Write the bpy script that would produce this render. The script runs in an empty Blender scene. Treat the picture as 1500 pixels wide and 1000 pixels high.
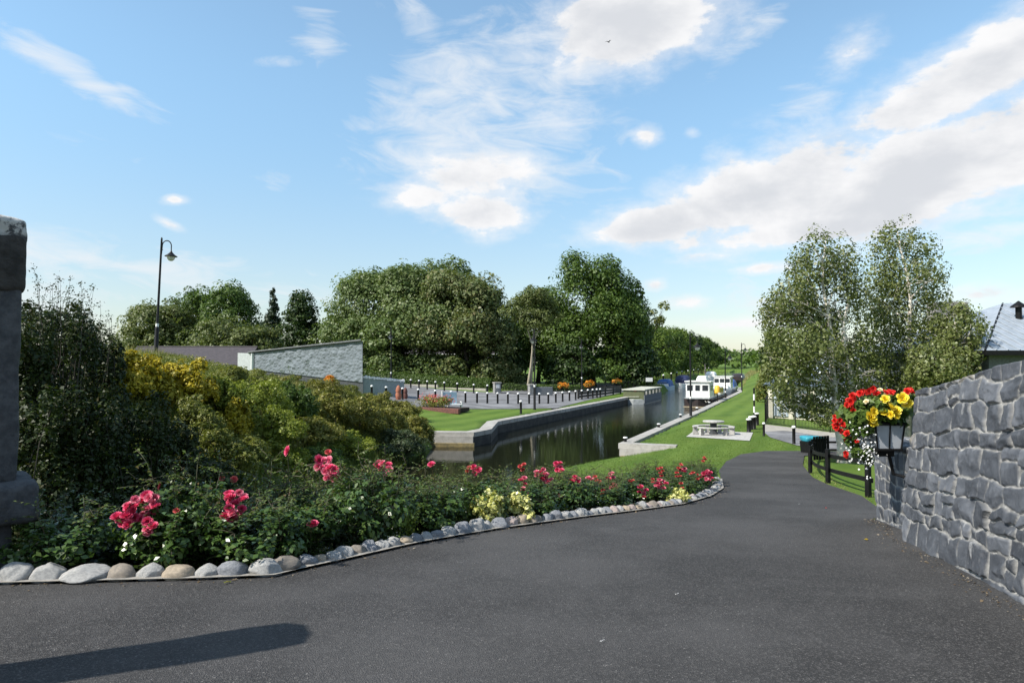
import bpy, bmesh, math, random
import numpy as np
from mathutils import Vector, Matrix
R = math.radians
C = bpy.context.scene.collection
SC = bpy.context.scene
rng = np.random.default_rng(7)
random.seed(7)

# ------------------------------------------------------------------ camera
EYE = 4.3
PITCH = R(1.72)
cam = bpy.data.cameras.new('camera'); cam.lens = 24.0; cam.sensor_width = 36.0
cam.clip_start = 0.05; cam.clip_end = 6000
co = bpy.data.objects.new('camera', cam); C.objects.link(co)
co.location = (0, 0, EYE); co.rotation_euler = (math.pi/2 + PITCH, 0, 0)
SC.camera = co
SC.view_settings.view_transform = 'Standard'; SC.view_settings.look = 'None'
SC.view_settings.gamma = 1.0; SC.view_settings.use_curve_mapping = False
SC.view_settings.exposure = 0.56
SC.cycles.max_bounces = 6; SC.cycles.diffuse_bounces = 3; SC.cycles.glossy_bounces = 3
SC.cycles.transmission_bounces = 4; SC.cycles.transparent_max_bounces = 6
SC.cycles.sample_clamp_indirect = 6.0

def pxdir(px, py):
    u = (px-750)/1000.0; v = (500-py)/1000.0
    d = Vector((u, math.cos(PITCH)-v*math.sin(PITCH), math.sin(PITCH)+v*math.cos(PITCH)))
    return d
def P(px, py, d):
    """world point seen at a pixel of the photo at forward distance d"""
    r = pxdir(px, py); t = d/r.y
    return Vector((r.x*t, d, EYE+r.z*t))

# ------------------------------------------------------------------ sun and sky
SUN_EL = R(45); SUN_AZ = math.atan2(-0.90, -0.43)      # towards the sun (clockwise from +y)
sd = Vector((math.sin(SUN_AZ)*math.cos(SUN_EL), math.cos(SUN_AZ)*math.cos(SUN_EL), math.sin(SUN_EL)))
sun = bpy.data.lights.new('sun', 'SUN'); sun.energy = 5.0; sun.angle = R(0.53); sun.color = (1.0, 0.945, 0.86)
so = bpy.data.objects.new('sun', sun); C.objects.link(so); so.location = (-40, -20, 60)
so.rotation_euler = sd.to_track_quat('Z', 'Y').to_euler()

world = bpy.data.worlds.new('World'); SC.world = world; world.use_nodes = True
wt = world.node_tree; wt.nodes.clear()
class NT:
    def __init__(s, t): s.t = t
    def n(s, typ, **k):
        x = s.t.nodes.new(typ)
        for a, b in k.items(): setattr(x, a, b)
        return x
    def l(s, a, b): s.t.links.new(a, b)
    def m(s, op, a, b=None, c=None, clamp=False):
        x = s.t.nodes.new('ShaderNodeMath'); x.operation = op; x.use_clamp = clamp
        for i, v in enumerate((a, b, c)):
            if v is None: continue
            if isinstance(v, (int, float)): x.inputs[i].default_value = v
            else: s.l(v, x.inputs[i])
        return x.outputs[0]
    def vec(s, x, y, z):
        c = s.t.nodes.new('ShaderNodeCombineXYZ')
        for i, v in enumerate((x, y, z)):
            if isinstance(v, (int, float)): c.inputs[i].default_value = v
            else: s.l(v, c.inputs[i])
        return c.outputs[0]
    def noise(s, v, scale, detail=4, rough=0.55, dist=0.0, out=0):
        x = s.t.nodes.new('ShaderNodeTexNoise'); x.inputs['Scale'].default_value = scale
        x.inputs['Detail'].default_value = detail; x.inputs['Roughness'].default_value = rough
        x.inputs['Distortion'].default_value = dist
        if v is not None: s.l(v, x.inputs['Vector'])
        return x.outputs[out]
    def smooth(s, v, lo, hi, a=0.0, b=1.0):
        x = s.t.nodes.new('ShaderNodeMapRange'); x.interpolation_type = 'SMOOTHSTEP'
        x.inputs[1].default_value = lo; x.inputs[2].default_value = hi
        x.inputs[3].default_value = a; x.inputs[4].default_value = b
        s.l(v, x.inputs[0]); return x.outputs[0]
    def mix(s, f, a, b, blend='MIX'):
        x = s.t.nodes.new('ShaderNodeMix'); x.data_type = 'RGBA'; x.blend_type = blend
        for i, v in ((0, f), (6, a), (7, b)):
            if isinstance(v, (int, float)): x.inputs[i].default_value = v
            elif isinstance(v, (tuple, list)): x.inputs[i].default_value = (*v[:3], 1)
            else: s.l(v, x.inputs[i])
        return x.outputs[2]
    def ramp(s, f, stops):
        x = s.t.nodes.new('ShaderNodeValToRGB'); e = x.color_ramp.elements
        while len(e) < len(stops): e.new(0.5)
        for i, (p, c) in enumerate(stops):
            e[i].position = p; e[i].color = (*c[:3], 1)
        s.l(f, x.inputs[0]); return x.outputs[0]

def build_world():
    w = NT(wt)
    sky = w.n('ShaderNodeTexSky', sky_type='NISHITA'); sky.sun_disc = False
    sky.sun_elevation = SUN_EL; sky.sun_rotation = SUN_AZ; sky.altitude = 50
    sky.air_density = 1.0; sky.dust_density = 0.6; sky.ozone_density = 2.2
    tc = w.n('ShaderNodeTexCoord')
    sep = w.n('ShaderNodeSeparateXYZ'); w.l(tc.outputs['Generated'], sep.inputs[0])
    dx, dy, dz = sep.outputs
    az = w.m('ARCTAN2', dx, dy); el = w.m('ARCSINE', dz)
    pos = w.vec(w.m('MULTIPLY', dx, 1.0), dy, w.m('MULTIPLY', dz, 1.9))
    def blob(px, py, rx, ry, ang=0.0, wt_=1.0):
        d = pxdir(px, py).normalized()
        a0, e0 = math.atan2(d.x, d.y), math.asin(d.z)
        k = math.cos(a0)**1.0
        rx, ry = rx/1000*k*k*1.15, ry/1000*k*1.15
        du = w.m('SUBTRACT', az, a0); dv = w.m('SUBTRACT', el, e0)
        c, s_ = math.cos(R(ang)), math.sin(R(ang))
        p = w.m('ADD', w.m('MULTIPLY', du, c/rx), w.m('MULTIPLY', dv, s_/rx))
        q = w.m('ADD', w.m('MULTIPLY', du, -s_/ry), w.m('MULTIPLY', dv, c/ry))
        r2 = w.m('ADD', w.m('MULTIPLY', p, p), w.m('MULTIPLY', q, q))
        return w.m('MULTIPLY', w.m('EXPONENT', w.m('MULTIPLY', r2, -1.0)), wt_)
    def total(bl):
        t = bl[0]
        for b in bl[1:]: t = w.m('MAXIMUM', t, b)
        return t
    # heaped clouds: position, radii (photo pixels), tilt, weight
    cum_list = [(1130, 285, 170, 70, 12, 1.0), (960, 330, 110, 30, 6, .95), (1330, 270, 190, 75, 18, 1.0), (1480, 215, 140, 80, 20, 1.0),
                (1200, 335, 260, 26, 3, .9), (1440, 100, 180, 55, 18, .95), (1330, 165, 120, 36, 8, .75), (1250, 75, 60, 30, 20, .5), (940, 30, 130, 62, 8, 1.0),
                (700, 255, 110, 42, 3, .85), (710, 310, 75, 32, 0, .9), (620, 285, 60, 24, 0, .75), (830, 180, 60, 40, 0, .5),
                (948, 198, 24, 16, 0, .7), (1012, 195, 14, 10, 0, .55), (1010, 440, 40, 12, 0, .75), (1080, 475, 70, 14, 0, .7),
                (1120, 392, 50, 10, 4, .7), (1030, 375, 60, 12, 2, .6), (960, 418, 22, 11, 0, .6), (256, 293, 20, 8, 4, .75), (243, 325, 26, 8, -25, .6),
                (1440, 430, 80, 18, 0, .7), (790, 440, 120, 9, 0, .4), (1430, 345, 160, 18, 6, .6)]
    n1 = w.noise(pos, 7.5, 9, 0.58, 0.15)
    n2 = w.noise(pos, 26.0, 6, 0.6, 0.1)
    det = w.m('ADD', w.m('MULTIPLY', w.m('SUBTRACT', n1, 0.5), 1.25), w.m('MULTIPLY', w.m('SUBTRACT', n2, 0.5), 0.62))
    cm = total([blob(*b) for b in cum_list])
    # general scatter of heaped cloud for the rest of the sky (behind and beside the view)
    far = w.smooth(w.m('ABSOLUTE', az), 0.85, 1.3)
    gen = w.m('MULTIPLY', far, w.smooth(w.noise(pos, 2.6, 3), 0.48, 0.66))
    cm = w.m('MAXIMUM', cm, gen)
    cd = w.m('ADD', cm, det); dens = w.m('MAXIMUM', w.smooth(cd, 0.44, 0.70), w.m('MULTIPLY', w.smooth(cd, 0.16, 0.8), 0.7))
    dens = w.m('MULTIPLY', dens, w.smooth(cm, 0.03, 0.30))
    # same field looked up a little towards the sun gives lit rims and greyer bases
    up = w.n('ShaderNodeVectorMath', operation='ADD'); w.l(pos, up.inputs[0]); up.inputs[1].default_value = (-0.016, -0.01, 0.05)
    n1b = w.noise(up.outputs[0], 7.5, 6, 0.58, 0.15)
    thick = w.smooth(w.m('ADD', cm, w.m('MULTIPLY', w.m('SUBTRACT', n1b, 0.5), 2.2)), 0.40, 1.25)
    ccol = w.mix(thick, (0.99, 0.99, 1.0), (0.72, 0.745, 0.79))
    # streaky high cloud
    st = w.vec(w.m('ADD', w.m('MULTIPLY', dx, 2.0), w.m('MULTIPLY', dz, 2.6)), dy, w.m('SUBTRACT', w.m('MULTIPLY', dz, 5.5), w.m('MULTIPLY', dx, 0.5)))
    s1 = w.noise(st, 5.0, 9, 0.62, 0.9)
    cir_list = [(120, 115, 150, 20, -21, 1.0), (60, 92, 70, 16, -21, .7), (200, 140, 60, 11, -22, .8), (470, 60, 46, 40, -35, .75), (420, 92, 60, 10, 8, .6), (610, 30, 28, 46, 62, .85),
                (640, 170, 130, 22, 10, .8), (700, 130, 150, 80, 20, 1.0), (840, 110, 110, 26, 10, .9), (800, 190, 120, 50, 0, .8), (700, 60, 60, 30, 20, .75), (1090, 60, 70, 24, 35, .7),
                (150, 220, 130, 40, -25, .28), (60, 370, 200, 36, -5, .9), (220, 400, 260, 40, -8, .85), (80, 440, 200, 40, 0, .85), (430, 420, 200, 30, -8, .7), (400, 265, 36, 18, 10, .55),
                (1450, 330, 120, 60, 0, .7), (1180, 150, 80, 40, 20, .6), (720, 240, 190, 80, 0, .85), (1180, 440, 220, 50, 0, .7), (1250, 240, 220, 70, 8, .45), (1150, 420, 200, 60, 0, .55)]
    im = total([blob(*b) for b in cir_list])
    im = w.m('MAXIMUM', im, w.m('MULTIPLY', far, w.smooth(w.noise(pos, 1.8, 2), 0.5, 0.75)))
    cir = w.m('MULTIPLY', w.smooth(w.m('ADD', im, w.m('MULTIPLY', w.m('SUBTRACT', s1, 0.5), 2.0)), 0.18, 1.22), w.smooth(im, 0.02, 0.4))
    cir = w.m('MULTIPLY', cir, 0.76)
    # thin pale veil low over the horizon
    veil = w.m('ADD', w.m('MULTIPLY', w.smooth(el, 0.30, -0.02), 0.16), 0.07)
    al = w.m('MAXIMUM', veil, cir)
    bg1 = w.n('ShaderNodeBackground'); bg1.inputs['Strength'].default_value = 0.15
    tint = w.mix(1.0, sky.outputs[0], w.mix(w.smooth(el, 0.0, 0.42), (0.70, 0.69, 0.66), (0.96, 1.13, 1.05)), 'MULTIPLY')
    w.l(tint, bg1.inputs['Color'])
    bg2 = w.n('ShaderNodeBackground'); bg2.inputs['Color'].default_value = (0.93, 0.965, 1.0, 1); bg2.inputs['Strength'].default_value = 0.64
    bg3 = w.n('ShaderNodeBackground'); w.l(ccol, bg3.inputs['Color']); bg3.inputs['Strength'].default_value = 0.67
    mx = w.n('ShaderNodeMixShader'); w.l(al, mx.inputs[0]); w.l(bg1.outputs[0], mx.inputs[1]); w.l(bg2.outputs[0], mx.inputs[2])
    my = w.n('ShaderNodeMixShader'); w.l(dens, my.inputs[0]); w.l(mx.outputs[0], my.inputs[1]); w.l(bg3.outputs[0], my.inputs[2])
    out = w.n('ShaderNodeOutputWorld'); w.l(my.outputs[0], out.inputs['Surface'])
build_world()
try: world.cycles.sampling_method = 'MANUAL'; world.cycles.sample_map_resolution = 512
except Exception: pass

# ------------------------------------------------------------------ numpy noise
def _hash(ix, iy, s=0):
    h = (ix.astype(np.int64)*374761393 + iy.astype(np.int64)*668265263 + s*982451653) & 0xffffffff
    h = ((h ^ (h >> 13))*1274126177) & 0xffffffff
    return ((h ^ (h >> 16)) & 0xffff)/65535.0
def vnoise(x, y, s=0):
    ix = np.floor(x); iy = np.floor(y); fx = x-ix; fy = y-iy
    fx = fx*fx*(3-2*fx); fy = fy*fy*(3-2*fy)
    a = _hash(ix, iy, s); b = _hash(ix+1, iy, s); c = _hash(ix, iy+1, s); d = _hash(ix+1, iy+1, s)
    return (a*(1-fx)+b*fx)*(1-fy)+(c*(1-fx)+d*fx)*fy
def fbm(x, y, oct=4, s=0):
    t = 0; a = .5
    for k in range(oct):
        t = t+a*vnoise(x, y, s+k*17); x = x*2.03+1.7; y = y*2.03+5.1; a *= .5
    return t
def sstep(a, b, x):
    t = np.clip((x-a)/(b-a), 0, 1); return t*t*(3-2*t)

# ------------------------------------------------------------------ materials
def pmat(name, c1, c2=None, rough=0.7, nscale=6.0, detail=5, bump=0.0, bscale=None, metal=0.0, spec=0.5, coat=0.0, stretch=(1, 1, 1), contrast=(0.35, 0.65)):
    m = bpy.data.materials.new(name); m.use_nodes = True
    t = NT(m.node_tree); b = m.node_tree.nodes['Principled BSDF']
    b.inputs['Roughness'].default_value = rough; b.inputs['Metallic'].default_value = metal
    b.inputs['Specular IOR Level'].default_value = spec; b.inputs['Coat Weight'].default_value = coat
    tc = t.n('ShaderNodeTexCoord'); mp = t.n('ShaderNodeMapping'); mp.inputs['Scale'].default_value = stretch
    t.l(tc.outputs['Object'], mp.inputs['Vector'])
    c2 = c2 or tuple(x*0.75 for x in c1)
    f = t.smooth(t.noise(mp.outputs[0], nscale, detail), contrast[0], contrast[1])
    t.l(t.mix(f, c1, c2), b.inputs['Base Color'])
    if bump:
        bp = t.n('ShaderNodeBump'); bp.inputs['Strength'].default_value = bump; bp.inputs['Distance'].default_value = 0.02
        t.l(t.noise(mp.outputs[0], bscale or nscale*4, 6), bp.inputs['Height']); t.l(bp.outputs[0], b.inputs['Normal'])
    return m
def leafmat(name, stops, rough=0.5, trans=0.28, spec=0.35, tcol=(1.15, 1.25, 0.55)):
    m = bpy.data.materials.new(name); m.use_nodes = True
    t = NT(m.node_tree); b = m.node_tree.nodes['Principled BSDF']; out = m.node_tree.nodes['Material Output']
    at = t.n('ShaderNodeAttribute', attribute_name='tint')
    n = len(stops); col = t.ramp(at.outputs['Fac'], [(i/(n-1), c) for i, c in enumerate(stops)])
    t.l(col, b.inputs['Base Color']); b.inputs['Roughness'].default_value = rough
    b.inputs['Specular IOR Level'].default_value = spec
    tr = t.n('ShaderNodeBsdfTranslucent'); t.l(t.mix(1.0, col, tcol, 'MULTIPLY'), tr.inputs['Color'])
    mx = t.n('ShaderNodeMixShader'); mx.inputs[0].default_value = trans
    t.l(b.outputs[0], mx.inputs[1]); t.l(tr.outputs[0], mx.inputs[2]); t.l(mx.outputs[0], out.inputs['Surface'])
    return m

M = {}
M['black'] = pmat('black_paint', (.006, .006, .0065), (.011, .011, .011), .5, 12, spec=.18)
M['white'] = pmat('white_paint', (.78, .78, .76), (.68, .68, .66), .45, 5)
M['cap'] = pmat('cap_paint', (.82, .82, .8), (.7, .7, .68), .5, 20)
M['concrete'] = pmat('concrete', (.42, .41, .39), (.30, .29, .27), .85, 8, 6, .3)
M['coping'] = pmat('coping_stone', (.40, .385, .36), (.26, .25, .24), .85, 2.5, 8, .35, 20)
M['quay'] = pmat('quay_wall', (.022, .021, .020), (.05, .047, .042), .85, 2.0, 8, .5, 8)
M['ledge'] = pmat('algae_ledge', (.22, .17, .07), (.12, .10, .05), .8, 4, 6, .3)
M['timber'] = pmat('dark_timber', (.018, .016, .015), (.04, .035, .03), .7, 8, 5, .2)
M['bluewall'] = pmat('blue_grey_render', (.135, .160, .178), (.10, .12, .135), .88, 1.6, 6, 1.0, 5.0)
def rubble_render():
    m = bpy.data.materials.new('rough_blue_grey_render'); m.use_nodes = True
    t = NT(m.node_tree); b = m.node_tree.nodes['Principled BSDF']; v = t.n('ShaderNodeTexCoord').outputs['Object']
    mp = t.n('ShaderNodeMapping'); mp.inputs['Scale'].default_value = (1, 1, 1.7); t.l(v, mp.inputs['Vector'])
    vo = t.n('ShaderNodeTexVoronoi'); vo.inputs['Scale'].default_value = 2.1; vo.feature = 'SMOOTH_F1'; vo.inputs['Smoothness'].default_value = .35; t.l(mp.outputs[0], vo.inputs['Vector'])
    c = t.mix(t.smooth(t.noise(v, .9, 8, .65), .35, .65), (.150, .175, .195), (.115, .135, .152))
    c = t.mix(t.m('MULTIPLY', t.smooth(t.noise(v, 5, 7, .7), .55, .72), .5), c, (.20, .22, .235))
    t.l(c, b.inputs['Base Color']); b.inputs['Roughness'].default_value = .9
    bp = t.n('ShaderNodeBump'); bp.inputs['Strength'].default_value = 1.0; bp.inputs['Distance'].default_value = .12; bp.invert = True
    t.l(t.m('ADD', vo.outputs['Distance'], t.m('MULTIPLY', t.noise(v, 6, 6, .7), .6)), bp.inputs['Height']); t.l(bp.outputs[0], b.inputs['Normal']); return m
M['bluewall'] = rubble_render()
def copingmat():
    m = bpy.data.materials.new('quay_coping_stone'); m.use_nodes = True
    t = NT(m.node_tree); b = m.node_tree.nodes['Principled BSDF']; v = t.n('ShaderNodeTexCoord').outputs['Object']
    sp = t.n('ShaderNodeSeparateXYZ'); t.l(v, sp.inputs[0])
    s = t.m('ADD', t.m('MULTIPLY', sp.outputs[0], .42/1.35), t.m('MULTIPLY', sp.outputs[1], .905/1.35)); fr = t.m('FRACT', s)
    wn = t.n('ShaderNodeTexWhiteNoise', noise_dimensions='1D'); t.l(t.m('FLOOR', s), wn.inputs['W'])
    c = t.mix(wn.outputs['Value'], (.30, .285, .26), (.40, .385, .355))
    c = t.mix(t.m('MULTIPLY', t.smooth(t.noise(v, 2.2, 9, .7), .42, .66), .7), c, (.20, .19, .17))
    c = t.mix(t.m('LESS_THAN', fr, .035), c, (.07, .065, .06))
    t.l(c, b.inputs['Base Color']); b.inputs['Roughness'].default_value = .88
    bp = t.n('ShaderNodeBump'); bp.inputs['Strength'].default_value = .5; bp.inputs['Distance'].default_value = .03; t.l(t.noise(v, 11, 7, .7), bp.inputs['Height']); t.l(bp.outputs[0], b.inputs['Normal']); return m
M['coping'] = copingmat()
M['paleside'] = pmat('pale_render', (.36, .385, .385), (.30, .32, .32), .8, 4, 5, .15)
M['greyroof'] = pmat('grey_roof', (.13, .135, .14), (.09, .095, .1), .7, 5, 5, .2)
M['slate'] = pmat('purple_slate', (.055, .045, .05), (.035, .03, .034), .7, 3, 5, .4, 14, stretch=(1, 1, 3))
M['annex'] = pmat('annex_render', (.25, .29, .30), (.20, .24, .25), .85, 5, 6, .2)
M['darkplinth'] = pmat('dark_plinth', (.03, .034, .038), (.05, .055, .06), .8, 4, 5, .2)
M['glass'] = pmat('dark_glass', (.02, .025, .03), (.04, .045, .05), .06, 3, spec=.6)
M['bark'] = pmat('bark', (.06, .05, .04), (.03, .026, .022), .9, 5, 6, .5, stretch=(1, 1, .3))
M['palebark'] = pmat('pale_bark', (.34, .30, .22), (.22, .19, .14), .85, 5, 6, .4, stretch=(1, 1, .3))
M['stem'] = pmat('green_stem', (.045, .06, .02), (.05, .035, .018), .6, 10)
M['gateblock'] = pmat('gate_pier_stone', (.26, .26, .25), (.16, .16, .16), .85, 5, 6, .4)
M['plaque'] = pmat('plaque_white', (.75, .75, .74), (.6, .6, .6), .4, 14)
M['terracotta'] = pmat('terracotta', (.36, .13, .07), (.24, .08, .045), .75, 6, 5, .2)
M['red_edge'] = pmat('red_brick_edge', (.16, .06, .045), (.08, .035, .03), .85, 10, 5, .3)
M['soil'] = pmat('soil_bark_mulch', (.035, .024, .017), (.018, .013, .01), .95, 18, 7, .9, 40)
M['boatgreen'] = pmat('khaki_paint', (.105, .12, .055), (.085, .095, .045), .5, 3)
M['boatgrey'] = pmat('pale_grey_hull', (.36, .38, .38), (.22, .24, .24), .5, 2.5, 6)
M['boatroof'] = pmat('pale_roof_paint', (.50, .50, .42), (.38, .38, .32), .6, 3)
M['boatwhite'] = pmat('boat_white_gloss', (.80, .80, .76), (.72, .72, .68), .3, 2, coat=.3)
M['hullblack'] = pmat('hull_black', (.02, .017, .016), (.035, .022, .02), .45, 3)
M['tan'] = pmat('tan_strip', (.32, .26, .17), (.24, .2, .13), .6, 5)
M['yellow'] = pmat('yellow_paint', (.72, .42, .03), (.62, .34, .03), .45, 8)
M['navy'] = pmat('navy_canvas', (.012, .018, .06), (.02, .03, .09), .7, 4)
M['blue'] = pmat('blue_canvas', (.03, .09, .27), (.045, .13, .34), .7, 3)
M['paleblue'] = pmat('pale_blue_paint', (.35, .48, .58), (.28, .4, .5), .4, 3)
M['bluetarp'] = pmat('blue_tarp', (.05, .12, .42), (.07, .16, .5), .6, 3)
M['rope'] = pmat('rope', (.55, .52, .45), (.4, .38, .32), .9, 30)
M['housewhite'] = pmat('house_white', (.74, .73, .70), (.62, .61, .58), .8, 3)
M['cream'] = pmat('cream_paint', (.66, .62, .50), (.56, .53, .43), .7, 4)
M['panelblue'] = pmat('pale_blue_panel', (.40, .46, .52), (.34, .40, .46), .4, 6)
M['roofblue'] = pmat('blue_grey_sheet', (.12, .15, .19), (.09, .115, .15), .45, 5)
M['metalroof'] = pmat('pale_metal_roof', (.36, .40, .45), (.29, .33, .37), .5, 4, 5, .05, metal=.25)
M['greyrender'] = pmat('grey_pebbledash', (.15, .165, .175), (.11, .12, .13), .9, 14, 6, .5, 40)
M['graybrick'] = pmat('grey_chimney', (.30, .28, .26), (.22, .2, .19), .9, 8, 5, .4)
M['lamp_metal'] = pmat('lamp_metal', (.007, .007, .0075), (.012, .012, .012), .45, 10, spec=.2)
M['globe'] = pmat('milky_globe', (.62, .62, .60), (.55, .55, .53), .2, 6)
M['frost'] = pmat('frosted_pane', (.40, .42, .45), (.34, .36, .39), .35, 8)
M['teal'] = pmat('teal_cover', (.03, .28, .36), (.02, .2, .27), .5, 6)
M['bird'] = pmat('bird_plumage', (.02, .02, .02), (.03, .03, .03), .7, 6)
M['wood_pole'] = pmat('weathered_pole', (.22, .20, .18), (.15, .14, .12), .9, 5)
M['kerb'] = pmat('kerb_concrete', (.34, .32, .28), (.26, .24, .21), .85, 5, 5, .2)
M['mortar_edge'] = pmat('bed_edging_mortar', (.30, .28, .25), (.2, .19, .17), .9, 9, 6, .5)

def asphalt(name, base, speck, lum, scale=95.0, bump=.8):
    m = bpy.data.materials.new(name); m.use_nodes = True
    t = NT(m.node_tree); b = m.node_tree.nodes['Principled BSDF']
    tc = t.n('ShaderNodeTexCoord'); v = tc.outputs['Object']
    vo = t.n('ShaderNodeTexVoronoi'); vo.inputs['Scale'].default_value = scale; t.l(v, vo.inputs['Vector'])
    sepc = t.n('ShaderNodeSeparateColor'); t.l(vo.outputs['Color'], sepc.inputs[0])
    f = t.noise(v, 0.5, 6, .6)
    base2 = tuple(x*1.5 for x in base)
    col = t.mix(t.smooth(f, .36, .68), tuple(x*.85 for x in base), tuple(x*1.9 for x in base)); col = t.mix(t.m('MULTIPLY', t.smooth(t.noise(v, 2.8, 8, .72), .52, .70), .45), col, tuple(x*2.3 for x in base))
    g = t.smooth(sepc.outputs[0], .55, 1.0)
    col = t.mix(t.m('MULTIPLY', g, .8), col, speck)
    wh = t.smooth(sepc.outputs[1], .988, .999); col = t.mix(t.m('MULTIPLY', wh, lum*.7), col, (.42, .40, .38))
    stain = t.smooth(t.noise(v, 1.3, 7, .7), .60, .74); col = t.mix(t.m('MULTIPLY', stain, .4), col, tuple(x*.6 for x in base))
    t.l(col, b.inputs['Base Color']); b.inputs['Roughness'].default_value = .82; b.inputs['Specular IOR Level'].default_value = .35
    bp = t.n('ShaderNodeBump'); bp.inputs['Strength'].default_value = bump; bp.inputs['Distance'].default_value = .016
    t.l(t.m('ADD', vo.outputs['Distance'], t.noise(v, scale*1.6, 3)), bp.inputs['Height']); t.l(bp.outputs[0], b.inputs['Normal'])
    return m
M['asphalt'] = asphalt('path_asphalt', (.031, .030, .030), (.10, .096, .093), .45, 115.0, .65)
M['road'] = asphalt('courtyard_tarmac', (.12, .12, .125), (.17, .17, .17), .2, 30, .3)

def lawnmat():
    m = bpy.data.materials.new('mown_lawn'); m.use_nodes = True
    t = NT(m.node_tree); b = m.node_tree.nodes['Principled BSDF']
    tc = t.n('ShaderNodeTexCoord'); v = tc.outputs['Object']
    sp = t.n('ShaderNodeSeparateXYZ'); t.l(v, sp.inputs[0])
    # mowing stripes run along the canal
    s = t.m('ADD', t.m('MULTIPLY', sp.outputs[0], .914), t.m('MULTIPLY', sp.outputs[1], -.406))
    s = t.m('ADD', s, t.m('MULTIPLY', t.noise(v, .25, 2), 1.2))
    stripe = t.m('ADD', t.m('MULTIPLY', t.m('SINE', t.m('MULTIPLY', s, 3.3)), .5), .5)
    n1 = t.noise(v, .35, 6, .6); n2 = t.noise(v, 9.0, 5, .7)
    c = t.mix(t.smooth(n1, .35, .65), (.062, .118, .013), (.088, .142, .018))
    c = t.mix(t.m('MULTIPLY', stripe, .75), c, (.118, .182, .028))
    c = t.mix(t.m('MULTIPLY', t.smooth(n2, .42, .75), .55), c, (.05, .09, .014))
    dry = t.smooth(t.noise(v, .9, 7, .65), .58, .72)
    c = t.mix(t.m('MULTIPLY', dry, .35), c, (.16, .15, .05))
    t.l(c, b.inputs['Base Color']); b.inputs['Roughness'].default_value = .85; b.inputs['Specular IOR Level'].default_value = .2
    bp = t.n('ShaderNodeBump'); bp.inputs['Strength'].default_value = .6; bp.inputs['Distance'].default_value = .05
    t.l(t.noise(v, 14, 6, .7), bp.inputs['Height']); t.l(bp.outputs[0], b.inputs['Normal'])
    return m
M['lawn'] = lawnmat()
def watermat():
    m = bpy.data.materials.new('canal_water'); m.use_nodes = True
    t = NT(m.node_tree); b = m.node_tree.nodes['Principled BSDF']
    tc = t.n('ShaderNodeTexCoord'); v = tc.outputs['Object']
    b.inputs['Base Color'].default_value = (.008, .009, .006, 1); b.inputs['Roughness'].default_value = .03
    b.inputs['IOR'].default_value = 1.33; b.inputs['Specular IOR Level'].default_value = .5
    mp = t.n('ShaderNodeMapping'); mp.inputs['Scale'].default_value = (1, 2.2, 1); mp.inputs['Rotation'].default_value = (0, 0, R(-15))
    t.l(v, mp.inputs['Vector'])
    w1 = t.noise(mp.outputs[0], 1.1, 4, .55, .4); w2 = t.noise(mp.outputs[0], 4.5, 3, .5, .2)
    sp = t.n('ShaderNodeSeparateXYZ'); t.l(v, sp.inputs[0])
    # breeze ruffles the open reach more than the sheltered basin
    br = t.smooth(sp.outputs[1], 48, 80, .10, 1.0)
    hgt = t.m('MULTIPLY', t.m('ADD', w1, t.m('MULTIPLY', w2, .35)), br)
    bp = t.n('ShaderNodeBump'); bp.inputs['Strength'].default_value = .55; bp.inputs['Distance'].default_value = .06
    t.l(hgt, bp.inputs['Height']); t.l(bp.outputs[0], b.inputs['Normal'])
    return m
M['water'] = watermat()

# ------------------------------------------------------------------ object helpers
def tag(o, label=None, cat=None, group=None, kind=None):
    if label: o['label'] = label
    if cat: o['category'] = cat
    if group: o['group'] = group
    if kind: o['kind'] = kind
    return o
def thing(name, label, cat, loc=(0, 0, 0), rz=0.0, group=None):
    o = bpy.data.objects.new(name, None); C.objects.link(o); o.empty_display_size = .2
    o.location = loc; o.rotation_euler = (0, 0, rz)
    return tag(o, label, cat, group)
def mkmesh(name, V, F, mat, smooth=False):
    me = bpy.data.meshes.new(name); me.from_pydata([tuple(v) for v in V], [], F); me.update()
    if mat is not None: me.materials.append(mat)
    if smooth: me.polygons.foreach_set('use_smooth', [True]*len(me.polygons))
    return me
def link(name, me, parent=None, loc=None):
    o = bpy.data.objects.new(name, me); C.objects.link(o)
    if parent is not None: o.parent = parent
    if loc is not None: o.location = loc
    return o
def kids(o):
    return [c for c in C.objects if c.parent is o]
KC = {}
def copy_tree(o, loc, rz=0.0, label=None, scale=None, group=None):
    """a copy of a thing with its parts and sub-parts (mesh data shared)"""
    if o.name not in KC: KC[o.name] = [(k, kids(k)) for k in kids(o)]
    c = o.copy(); C.objects.link(c); c.location = loc; c.rotation_euler = (0, 0, rz)
    if scale is not None: c.scale = (scale,)*3 if isinstance(scale, (int, float)) else scale
    if label: c['label'] = label
    if group: c['group'] = group
    for k, subs in KC[o.name]:
        d = k.copy(); C.objects.link(d); d.parent = c
        for s in subs:
            e = s.copy(); C.objects.link(e); e.parent = d
    return c
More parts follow.
